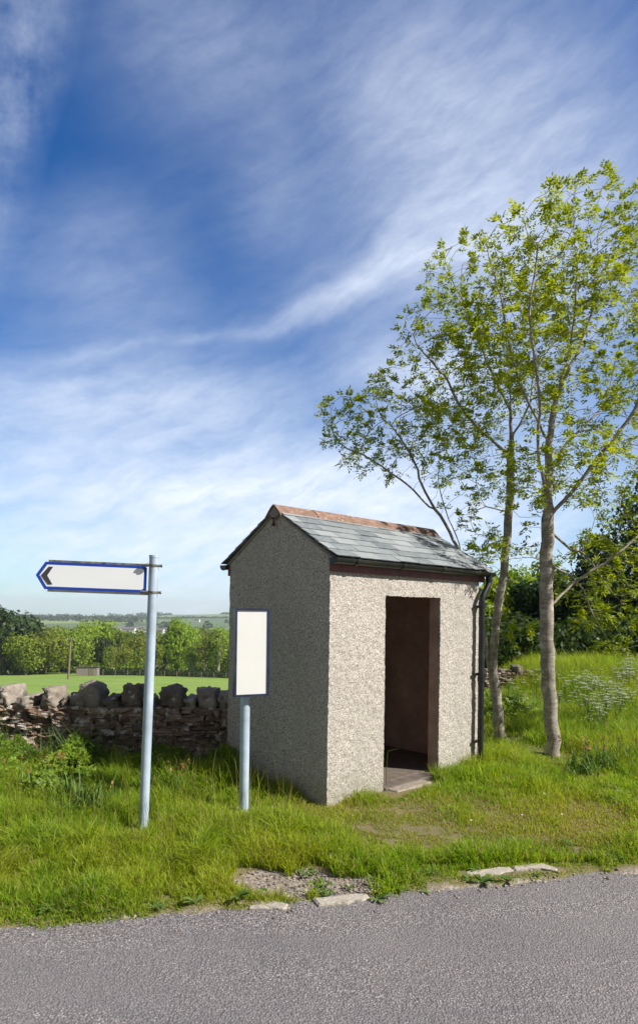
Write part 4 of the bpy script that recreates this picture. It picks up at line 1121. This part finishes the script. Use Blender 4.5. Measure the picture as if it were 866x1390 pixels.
# sparse tall seed stalks
X, Y = scatter(3200, lambda y: -.6*y, lambda y: .7*y, 4.2, 12, 61); P2 = np.c_[X, Y]
ins, lx, ly = inside_house(X, Y, .03); k = ~ins & ((Y-edge_y(X)) > .8) & ((X < -.2) | (Y > 6.6)) & ~((Y > wY-.1) & (X < -.4))
nk = int(k.sum()); Vg, Fg, rd, tp_, dr = blades(X[k], Y[k], rg.uniform(.22, .5, nk), np.full(nk, .0035), rg.uniform(.05, .4, nk), rg.uniform(.2, .9, nk), 78)
o = new_mesh('grass_stalks', Vg, Fg, M['grass'], attrs={'rnd': rd, 'tip': tp_, 'dry': dr}); tag(o, 'thin dry seed stalks standing above the grass', 'grass', kind='stuff')

# ------------------------------------------------------------------ plants
def strap_clump(name, x, y, n, h, label, mat='blueleaf', wd=.012, flowers=0, group=None, seed=0, spread=.09):
    rg = np.random.default_rng(seed); root = empty(name, (x, y, gz(x, y))); tag(root, label, 'plant', group)
    V = []; al = []
    Fq = []
    for i in range(n):
        a = rg.uniform(0, 2*PI); r = spread*rg.uniform(0, 1)**.5; p = np.array([math.cos(rg.uniform(0, 6.28))*r, math.sin(rg.uniform(0, 6.28))*r, -.01])
        H_ = h*rg.uniform(.6, 1.15); le = rg.uniform(.15, 1.0); d = np.array([math.cos(a), math.sin(a), 0]); wv = np.array([-d[1], d[0], 0])*wd/2
        o0 = len(V)
        for t, wf in ((0, .8), (.35, 1), (.7, 1), (.9, .7), (1, .1)):
            q = p+d*H_*le*.75*t*t+np.array([0, 0, H_*(t-.55*le*t**3)]); V += [q-wv*wf, q+wv*wf]
        for k_ in range(4): Fq.append([o0+2*k_, o0+2*k_+1, o0+2*k_+3, o0+2*k_+2])
        al += [rg.uniform()]*10
    new_mesh('leaves', np.array(V), np.array(Fq), M[mat], root, attrs={'rnd': al})
    if flowers:
        for i in range(flowers):
            b = MB(); a = rg.uniform(0, 6.28); r = spread*rg.uniform(.2, 1.4); p = np.array([math.cos(a)*r, math.sin(a)*r, 0]); tpn_ = p*1.4+np.array([0, 0, h*rg.uniform(.85, 1.2)])
            b.tube([p, (p+tpn_)/2+np.array([.005, 0, 0]), tpn_], .0022, 4); st_ = b.build('stem', M['stem'], root)
            V = []; Fq = []
            for j in range(10):
                c_ = tpn_+np.array([rg.normal(0, .008), rg.normal(0, .008), rg.uniform(-.045, .012)]); u = rg.normal(0, 1, 3); u /= np.linalg.norm(u); w_ = np.cross(u, rg.normal(0, 1, 3)); w_ /= np.linalg.norm(w_)
                o0 = len(V); V += [c_-u*.013, c_+w_*.007, c_+u*.013, c_-w_*.007]; Fq.append([o0, o0+1, o0+2, o0+3])
            new_mesh('withered_flower', np.array(V), np.array(Fq), M['seed'], root, attrs={'rnd': np.repeat(rg.uniform(0, 1, 10), 4)})
    return root
def gp(px, py): p = on_ground(px, py, .02); return p[0], p[1]
x, y = gp(118, 1112); strap_clump('daffodil_clump', x, y, 70, .36, 'blue-green strap leaf clump in front of the wall, left of the arrow sign', seed=1, spread=.14, group='strap-leaved clumps in the verge')
x, y = gp(88, 1100); strap_clump('daffodil_clump', x, y, 44, .34, 'smaller strap leaf clump below the brambles at far left', seed=2, spread=.09, group='strap-leaved clumps in the verge')
x, y = gp(240, 1088); strap_clump('bluebell_clump', x, y, 34, .26, 'clump with orange withered flower heads right of the arrow sign pole', flowers=6, seed=3, group='clumps with withered orange flowers')
x, y = gp(88, 1085); strap_clump('bluebell_clump', x, y, 24, .26, 'clump with orange withered heads below the brambles, middle one', flowers=4, seed=13, group='clumps with withered orange flowers', spread=.2)
x, y = gp(38, 1082); strap_clump('bluebell_clump', x, y, 24, .28, 'clump with orange withered heads below the brambles at the far left', flowers=4, seed=14, group='clumps with withered orange flowers', spread=.15)
x, y = gp(158, 1092); strap_clump('bluebell_clump', x, y, 20, .20, 'clump with one orange head just left of the arrow sign pole', flowers=2, seed=15, group='clumps with withered orange flowers')
x, y = gp(812, 1046); strap_clump('daffodil_clump', x, y, 90, .30, 'large arching strap leaf clump right of the right ash trunk', flowers=7, seed=4, spread=.2, group='strap-leaved clumps in the verge')
x, y = gp(848, 1042); strap_clump('daffodil_clump', x, y, 60, .30, 'strap leaf clump at the right edge beyond the large arching one', flowers=4, seed=5, spread=.16, group='strap-leaved clumps in the verge')
x, y = gp(790, 1052); strap_clump('daffodil_clump', x, y, 60, .26, 'strap leaf clump nearest the right ash trunk', flowers=3, seed=25, spread=.16, group='strap-leaved clumps in the verge')
x, y = gp(728, 1062); strap_clump('daffodil_clump', x, y, 22, .2, 'small pale strap leaf clump in front of the right ash trunk', seed=6, group='strap-leaved clumps in the verge')
x, y = gp(645, 1064); strap_clump('grass_tussock', x, y, 110, .22, 'lush grass tussock at the foot of the downpipe', mat='grass', wd=.006, seed=7, spread=.14, group='grass tussocks')
x, y = gp(603, 1080); strap_clump('grass_tussock', x, y, 60, .17, 'grass tussock at the right side of the doorway', mat='grass', wd=.005, seed=8, spread=.1, group='grass tussocks')
x, y = gp(520, 1205); strap_clump('grass_tussock', x, y, 90, .13, 'grass tussock at the right end of the gravel patch', mat='grass', wd=.006, seed=9, spread=.09, group='grass tussocks')
x, y = gp(430, 1197); strap_clump('grass_tussock', x, y, 40, .06, 'short grass tuft growing in the middle of the gravel patch', mat='grass', wd=.005, seed=10, spread=.06, group='grass tussocks')
# doorway weed stalk
x, y = gp(524, 1073); wdr = empty('weed_stalk', (x, y, .0)); tag(wdr, 'single bent grass stalk standing at the left side of the doorway', 'plant')
b = MB(); q0 = np.array([x, y, 0.]); b.tube([q0*0, at(524, 1050, y)-q0, at(526, 1020, y)-q0, at(529, 1019, y)-q0, at(541, 1016, y)-q0], [.003, .003, .0025, .002, .001], 5); b.build('stem', M['stem'], wdr)

# brambles along the left wall
def leafbush(name, px0, px1, Y, hfun, n, label, seed, depth=.45):
    rg = np.random.default_rng(seed); x0 = at(px0, 1000, Y)[0]; x1 = at(px1, 1000, Y)[0]; c = (x0+x1)/2
    z0 = gz(c, Y); root = empty(name, (c, Y, z0)); tag(root, label, 'bush')
    X = rg.uniform(x0, x1, n); t = (X-x0)/(x1-x0); hh = np.array([hfun(q) for q in t])*(.75+.35*vnoise(np.c_[X, X*0], 3.5, seed))
    Z_ = hh*rg.uniform(.1, 1, n)**.6; dep = .12-rg.uniform(0, 1, n)**1.3*depth; Z_ = Z_*(1-.55*(.12-dep)/depth); Yl = dep
    P = np.c_[X-c, Yl, Z_]; g_ = vnoise(P, 9, seed+2) > -.35; P = P[g_]
    V = []; al = []
    for p in P:
        nrm = rg.normal(0, .55, 3)+np.array([.1, -.5, .75]); nrm /= np.linalg.norm(nrm); a = rg.uniform(0, 6.28)
        u = np.cross(nrm, [math.cos(a), math.sin(a), .1]); u /= np.linalg.norm(u); w_ = np.cross(nrm, u); base_a = rg.uniform()
        for da in (-1.1, 0, 1.1):                       # three leaflets
            d = u*math.cos(da)+w_*math.sin(da); e = -u*math.sin(da)+w_*math.cos(da); s_ = rg.uniform(.026, .05); q0 = p+d*.006; dr_ = nrm*s_*.12
            V += [q0, q0+d*s_*.45+e*s_*.34-dr_, q0+d*s_, q0+d*s_*.45-e*s_*.34-dr_]; al += [base_a]*4
    new_mesh('leaves', np.array(V), np.arange(len(V)).reshape(-1, 4), M['bramble'], root, attrs={'rnd': al})
    b = MB()
    for i in range(int(90*(x1-x0))):
        xx_ = rg.uniform(x0, x1)-c; t = (xx_+c-x0)/(x1-x0); h_ = hfun(t); a = rg.uniform(-1, 1)*.3
        b.tube([(xx_, rg.normal(0, .1), -.05), (xx_+a*.4, rg.normal(-.02, .06), h_*.6), (xx_+a, -.05+rg.normal(0, .08), h_*rg.uniform(.7, 1.15))], [.0035, .003, .0015], 4)
    b.build('stems', M['stem'], root)
leafbush('bramble_thicket', -90, 165, 6.08, lambda t: .68*(1-.45*max(0, t-.55)/.45)*(.8+.2*math.sin(t*9)), 15000, 'leafy bramble thicket climbing the foot of the left stone wall', 3, .85)
leafbush('nettle_patch', 160, 318, 6.2, lambda t: .30+.08*math.sin(t*7), 2400, 'low dark leafy growth in the shade between the arrow sign and shelter', 4)
leafbush('bramble_thicket', 655, 735, 9.3, lambda t: .4+.1*math.sin(t*5), 900, 'leafy scrub at the foot of the left ash trunk', 6)

# cow parsley
def parsley(seed, h=.72):
    rg = np.random.default_rng(seed); root = empty('cow_parsley', (0, 0, 0)); b = MB(); V = []; al = []
    tops = []
    for i in range(rg.integers(3, 6)):
        a = rg.uniform(0, 6.28); t = np.array([math.cos(a)*rg.uniform(.05, .22), math.sin(a)*rg.uniform(.05, .22), h*rg.uniform(.7, 1.05)])
        f = np.array([t[0]*.2, t[1]*.2, h*.45]); b.tube([(0, 0, 0), f, t], [.005, .004, .002], 5); tops.append(t)
        t2 = t+np.array([rg.uniform(-.12, .12), rg.uniform(-.12, .12), -h*.1]); b.tube([(f+t)/2, t2], [.002, .0015], 4); tops.append(t2)
    b.build('stems', M['stem'], root)
    for t in tops:
        for j in range(rg.integers(9, 13)):
            a = rg.uniform(0, 6.28); r = rg.uniform(.1, 1)*.055; c_ = t+np.array([math.cos(a)*r, math.sin(a)*r, .012-r*.15])
            for q in range(7):
                cc = c_+np.array([rg.normal(0, .006), rg.normal(0, .006), rg.normal(0, .002)]); s_ = .0052; a2 = rg.uniform(0, 3)
                dx = np.array([math.cos(a2), math.sin(a2), rg.normal(0, .3)])*s_; dy = np.array([-math.sin(a2), math.cos(a2), rg.normal(0, .3)])*s_
                V += [cc-dx, cc+dy, cc+dx, cc-dy]; al += [rg.uniform()]*4
    new_mesh('flower_heads', np.array(V), np.arange(len(V)).reshape(-1, 4), M['parsley'], root, attrs={'rnd': al})
    V = []; al = []
    for i in range(150):                                 # ferny leaves
        a = rg.uniform(0, 6.28); r = rg.uniform(.02, .2); z = h*rg.uniform(.05, .5); c_ = np.array([math.cos(a)*r, math.sin(a)*r, z]); s_ = rg.uniform(.012, .028)
        u = np.array([math.cos(a), math.sin(a), rg.normal(0, .3)]); w_ = np.array([-math.sin(a), math.cos(a), rg.normal(0, .3)])*.35
        V += [c_-u*s_, c_+w_*s_, c_+u*s_, c_-w_*s_]; al += [rg.uniform()]*4
    new_mesh('leaves', np.array(V), np.arange(len(V)).reshape(-1, 4), M['stem'], root, attrs={'rnd': al})
    return root
pr = [parsley(1), parsley(2), parsley(3)]
cps = [(700, 990, 'beside the left ash trunk'), ]
spots = []
for i in range(64):
    while True:
        px = rng.uniform(765, 900); Yp = rng.uniform(7.9, 11.8)
        xx_ = at(px, 900, Yp)[0]
        if rng.uniform() < .35+.65*(px > 790): break
    spots.append((xx_, Yp))
for (px, Yp) in ((712, 9.), (700, 10), (728, 10.5), (760, 9.6), (690, 11.), (745, 11.2)): spots.append((at(px, 900, Yp)[0], Yp))
def pcol(x, y): return 433+F*x/y
order = sorted(range(len(spots)), key=lambda i: spots[i][1])
used = [False]*3
for n_, i in enumerate(order):
    xx_, Yp = spots[i]; k_ = n_ % 3; src = pr[k_]
    if not used[k_]: root = src; used[k_] = True
    else:
        root = src.copy(); col.objects.link(root)
        for ch in src.children:
            c = ch.copy(); col.objects.link(c); c.parent = root
    root.location = (xx_, Yp, gz(xx_, Yp)); root.rotation_euler = (0, 0, rng.uniform(0, 6.28)); s_ = rng.uniform(.5, .82); root.scale = (s_,)*3
    lab = 'white-flowered cow parsley in the long grass right of the ash trunks' if pcol(xx_, Yp) > 762 else 'white-flowered cow parsley in the grass between the two ash trunks'
    tag(root, lab, 'wildflower', 'cow parsley right of the ash trunks' if pcol(xx_, Yp) > 762 else 'cow parsley between the ash trunks')

# dandelion / dock rosettes along the kerb
def rosette(x, y, r, label, seed, group='broad-leaved weeds along the road edge'):
    rg = np.random.default_rng(seed); V = []; Fq = []; al = []
    for i in range(rg.integers(7, 12)):
        a = rg.uniform(0, 6.28); L_ = r*rg.uniform(.6, 1.1); d = np.array([math.cos(a), math.sin(a), 0]); w_ = np.array([-d[1], d[0], 0]); upk = rg.uniform(.3, .9); o0 = len(V)
        for t, wf in ((0, .15), (.3, .55), (.6, 1), (.85, .75), (1, .1)):
            q = d*L_*t+np.array([0, 0, L_*(upk*t-.6*upk*t*t)+.01]); ww = L_*.17*wf; V += [q-w_*ww+np.array([0, 0, ww*.4]), q, q+w_*ww+np.array([0, 0, ww*.4])]
        for k_ in range(4):
            for j in (0, 1): Fq.append([o0+3*k_+j, o0+3*k_+j+1, o0+3*k_+j+4, o0+3*k_+j+3])
        al += [rg.uniform()]*15
    o = new_mesh('broadleaf_weed', np.array(V), np.array(Fq), M['weed'], None, smooth=True, attrs={'rnd': al}); o.location = (x, y, gz(x, y))
    return tag(o, label, 'weed', group)
ws = [(68, 1236, .085, 'broad-leaved weed at the left part of the road edge'), (100, 1240, .06, 'small weed second from left along the road edge'), (210, 1233, .06, 'weed at the road edge below the arrow sign pole'), (140, 1240, .05, 'tiny weed between the two left weeds and the arrow sign'),
      (428, 1226, .075, 'broad-leaved weed between the two pale kerb stones'), (405, 1232, .045, 'small weed just left of the one between the kerb stones'), (512, 1216, .08, 'broad-leaved weed just right of the gravel patch'), (560, 1216, .07, 'weed midway between gravel patch and right kerb stone'),
      (590, 1210, .08, 'weed left of the right kerb stone'), (655, 1198, .08, 'weed in front of the right kerb stone'), (690, 1196, .07, 'second weed in front of the right kerb stone'), (322, 1222, .075, 'weed at the left end of the gravel patch'), (545, 1205, .06, 'weed in the grass right of the gravel patch'), (615, 1150, .06, 'weed in the trodden grass before the doorway'), (222, 1142, .07, 'pale weed in the grass right of the arrow sign base')]
for i, (px, py, r, lab) in enumerate(ws): x, y = gp(px, py); rosette(x, y, r, lab, 50+i)
for i in range(34):
    x = rng.uniform(-2., 2.3); y = edge_y(x)+abs(rng.normal(.16, .28))+.04; ins_ = inside_house(np.array([x]), np.array([y]), .05)[0][0]
    if ins_: continue
    rosette(x, y, rng.uniform(.035, .075), 'small broad-leaved weed scattered in the front of the verge', 90+i, 'small weeds scattered in the front of the verge')
# white daisies / stones in grass
for i, (px, py, lab) in enumerate([(739, 1090, 'largest white flower in the grass before the right ash tree'), (640, 1126, 'white flower in the trodden grass left of centre'), (709, 1121, 'white flower in the middle of the trodden grass'), (763, 1119, 'white flower right of the middle one in trodden grass'), (838, 1085, 'white flower near the right edge of the grass')]):
    x, y = gp(px, py); b = MB(); root = empty('daisy', (x, y, gz(x, y))); tag(root, lab, 'flower', 'white flowers in the short grass')
    b.tube([(0, 0, 0), (.003, 0, .055)], .0012, 4); b.build('stem', M['stem'], root)
    V = [(.003, 0, .058)]; Fq = []
    for k_ in range(12):
        a = k_*2*PI/12; n_ = len(V); V += [(.003+.014*math.cos(a-.15), .014*math.sin(a-.15), .062), (.003+.016*math.cos(a+.15), .016*math.sin(a+.15), .060)]; Fq.append([0, n_, n_+1])
    new_mesh('petals', np.array(V), Fq, M['parsley'], root, attrs={'rnd': [.9]*len(V)})

# ------------------------------------------------------------------ world, sun, haze
SUN_EL, SUN_AZ = math.radians(41), (1., -.31)                  # direction towards the sun in plan
sd = bpy.data.lights.new('sun', 'SUN'); so = bpy.data.objects.new('sun', sd); col.objects.link(so)
sd.energy = 5.0; sd.angle = math.radians(.53); sd.color = (1, .95, .86)
v = Vector((SUN_AZ[0], SUN_AZ[1], 0)).normalized()*math.cos(SUN_EL); v.z = math.sin(SUN_EL)
so.rotation_euler = v.to_track_quat('Z', 'Y').to_euler(); so.location = (20, -5, 20)
w = bpy.data.worlds.new('World'); scene.world = w; w.use_nodes = True
class WT(NT):
    def __init__(s, w): s.t = w.node_tree; s.t.nodes.clear(); s.out = s.t.nodes.new('ShaderNodeOutputWorld')
k = WT(w)
sky = k.n('TexSky', sky_type='NISHITA'); sky.sun_disc = False; sky.sun_elevation = SUN_EL
sky.sun_rotation = math.atan2(v.x, v.y); sky.altitude = 100; sky.air_density = 1.; sky.dust_density = .15; sky.ozone_density = 2.
dirv = k.coord('Generated'); sp_ = k.n('SeparateXYZ', {0: dirv})
azi = k.math('ARCTAN2', sp_.outputs[0], sp_.outputs[1]); ele = k.math('ARCSINE', sp_.outputs[2])
# wispy warp
n_w = k.n('TexNoise', {'Scale': 3.2, 'Vector': dirv, 'Detail': 5, 'Roughness': .6}).outputs[1]
sw = k.n('SeparateColor', {0: n_w})
A0 = k.math('ADD', azi, k.math('MULTIPLY', k.math('SUBTRACT', sw.outputs[0], .5), .12))
E0 = k.math('ADD', ele, k.math('MULTIPLY', k.math('SUBTRACT', sw.outputs[1], .5), .10))
def ae(px, py):
    d = ray(px, py); d = d/np.linalg.norm(d); return math.atan2(d[0], d[1]), math.asin(d[2])
def streak(p0, p1, width, amt, soft=1.):
    a0, e0 = ae(*p0); a1, e1 = ae(*p1); ca_, ce_ = (a0+a1)/2, (e0+e1)/2; Lh = math.hypot(a1-a0, e1-e0)/2; th = math.atan2(e1-e0, a1-a0)
    da = k.math('SUBTRACT', A0, ca_); de = k.math('SUBTRACT', E0, ce_)
    u = k.math('ADD', k.math('MULTIPLY', da, math.cos(th)/Lh), k.math('MULTIPLY', de, math.sin(th)/Lh))
    v_ = k.math('ADD', k.math('MULTIPLY', da, -math.sin(th)*F/width), k.math('MULTIPLY', de, math.cos(th)*F/width))
    q = k.math('ADD', k.math('MULTIPLY', u, u), k.math('MULTIPLY', v_, v_))
    g_ = k.math('EXPONENT', k.math('MULTIPLY', q, -1.))
    return k.math('MULTIPLY', g_, amt)
CL = [((450, 30), (900, 250), 150, .36), ((560, 270), (900, 460), 140, .48), ((350, 445), (620, 330), 16, .40), ((400, 410), (720, 290), 42, .42), ((480, 260), (600, 100), 80, .20),
      ((120, 20), (420, 90), 90, .24), ((-100, 545), (420, 530), 48, .52), ((-200, 640), (900, 650), 88, .88), ((190, 465), (400, 440), 8, .15), ((70, 490), (200, 462), 8, .15), ((0, 420), (300, 420), 75, .24), ((470, 490), (700, 540), 45, .55), ((-200, 735), (900, 735), 60, .75), ((-200, 815), (900, 815), 38, .55), ((330, 330), (420, 220), 60, .18), ((-50, 330), (260, 290), 45, .14)]
tot = None
for c_ in CL:
    s_ = streak(*c_); tot = s_ if tot is None else k.math('SUBTRACT', k.math('ADD', tot, s_), k.math('MULTIPLY', tot, s_))
# old vapour trail at the upper left: sharp outer edge, rippled inside
def edge_side(p0, p1, soft, warp=1.):
    a0, e0 = ae(*p0); a1, e1 = ae(*p1); th = math.atan2(e1-e0, a1-a0)
    v_ = k.math('ADD', k.math('MULTIPLY', k.math('SUBTRACT', k.math('ADD', k.math('MULTIPLY', A0, .45), k.math('MULTIPLY', azi, .55)), a0), -math.sin(th)), k.math('MULTIPLY', k.math('SUBTRACT', k.math('ADD', k.math('MULTIPLY', E0, .35), k.math('MULTIPLY', ele, .65)), e0), math.cos(th)))
    return k.math('ADD', .5, k.math('MULTIPLY', v_, F/soft), clamp=True)
cmbv = k.n('CombineXYZ', {0: k.math('MULTIPLY', azi, 7.), 1: k.math('MULTIPLY', ele, 3.), 2: 1.})
fibv = k.n('TexNoise', {'Scale': 3., 'Vector': cmbv.outputs[0], 'Detail': 6, 'Roughness': .65}).outputs[0]
rip = k.n('TexNoise', {'Scale': 26., 'Vector': dirv, 'Detail': 6, 'Roughness': .65}).outputs[0]
band = k.math('MULTIPLY', k.math('MULTIPLY', edge_side((-4, 310), (88, 0), 62), k.math('SUBTRACT', 1., k.math('MULTIPLY', edge_side((-75, 300), (5, 0), 70), .75))), k.ramp(k.math('ADD', k.math('MULTIPLY', rip, .6), k.math('MULTIPLY', fibv, .4)), [(.34, .05), (.66, .36)]))
tot = k.math('SUBTRACT', k.math('ADD', tot, band), k.math('MULTIPLY', tot, band))
# fine cirrus fibre
cmb = k.n('CombineXYZ', {0: k.math('ADD', k.math('MULTIPLY', A0, 3.), k.math('MULTIPLY', E0, 2.)), 1: k.math('ADD', k.math('MULTIPLY', E0, 12.), k.math('MULTIPLY', A0, -5.)), 2: 0.})
fib = k.n('TexNoise', {'Scale': 2.2, 'Vector': cmb.outputs[0], 'Detail': 8, 'Roughness': .62}).outputs[0]
cmb2 = k.n('CombineXYZ', {0: k.math('MULTIPLY', azi, 4.), 1: k.math('MULTIPLY', ele, 9.), 2: 3.})
fib2 = k.n('TexNoise', {'Scale': 5., 'Vector': cmb2.outputs[0], 'Detail': 8, 'Roughness': .68}).outputs[0]
mod = k.math('ADD', .12, k.math('ADD', k.math('MULTIPLY', fib, 1.25), k.math('MULTIPLY', fib2, .45)))
cloud = k.math('MULTIPLY', tot, mod, clamp=True)
hs_ = k.n('HueSaturation', {'Saturation': 1.42, 'Value': 1., 'Color': sky.outputs[0]}).outputs[0]
deep = k.n('Mix', data_type='RGBA', blend_type='MULTIPLY'); deep.inputs[0].default_value = 1.; k.t.links.new(hs_, deep.inputs[6]); deep.inputs[7].default_value = (.64, 1.13, 1.48, 1)
back = k.ramp(k.math('ADD', k.math('SUBTRACT', .5, k.math('MULTIPLY', sp_.outputs[1], .5)), k.math('MULTIPLY', k.math('SUBTRACT', fib, .5), .3)), [(.2, 0.), (.45, .82)])   # added grey cloud sheet outside the view, keeps ambient light neutral and dim
deepv = k.mix(back, deep.outputs[2], (2.7, 2.6, 2.5))
cm = k.mix(cloud, deepv, (10.2, 11.2, 12.9))
bg = k.n('Background', {'Color': cm, 'Strength': .056}); k.t.links.new(bg.outputs[0], k.out.inputs[0])

hzm = bpy.data.materials.new('valley_haze'); hzm.use_nodes = True; t = hzm.node_tree; t.nodes.clear()
o_ = t.nodes.new('ShaderNodeOutputMaterial'); pv_ = t.nodes.new('ShaderNodeVolumePrincipled'); pv_.inputs['Color'].default_value = (.80, .88, 1, 1); pv_.inputs['Density'].default_value = .00017; pv_.inputs['Anisotropy'].default_value = .0
t.links.new(pv_.outputs[0], o_.inputs['Volume'])
b = MB(); b.box((0, 2130, -40), (9200, 4420, 170)); hzo = b.build('haze', hzm); tag(hzo, 'thin blue summer haze over the valley', 'haze', kind='stuff')

vs = scene.view_settings; vs.view_transform = 'Standard'; vs.look = 'None'; vs.exposure = .68; vs.gamma = 1; vs.use_curve_mapping = False
scene.render.engine = 'CYCLES'
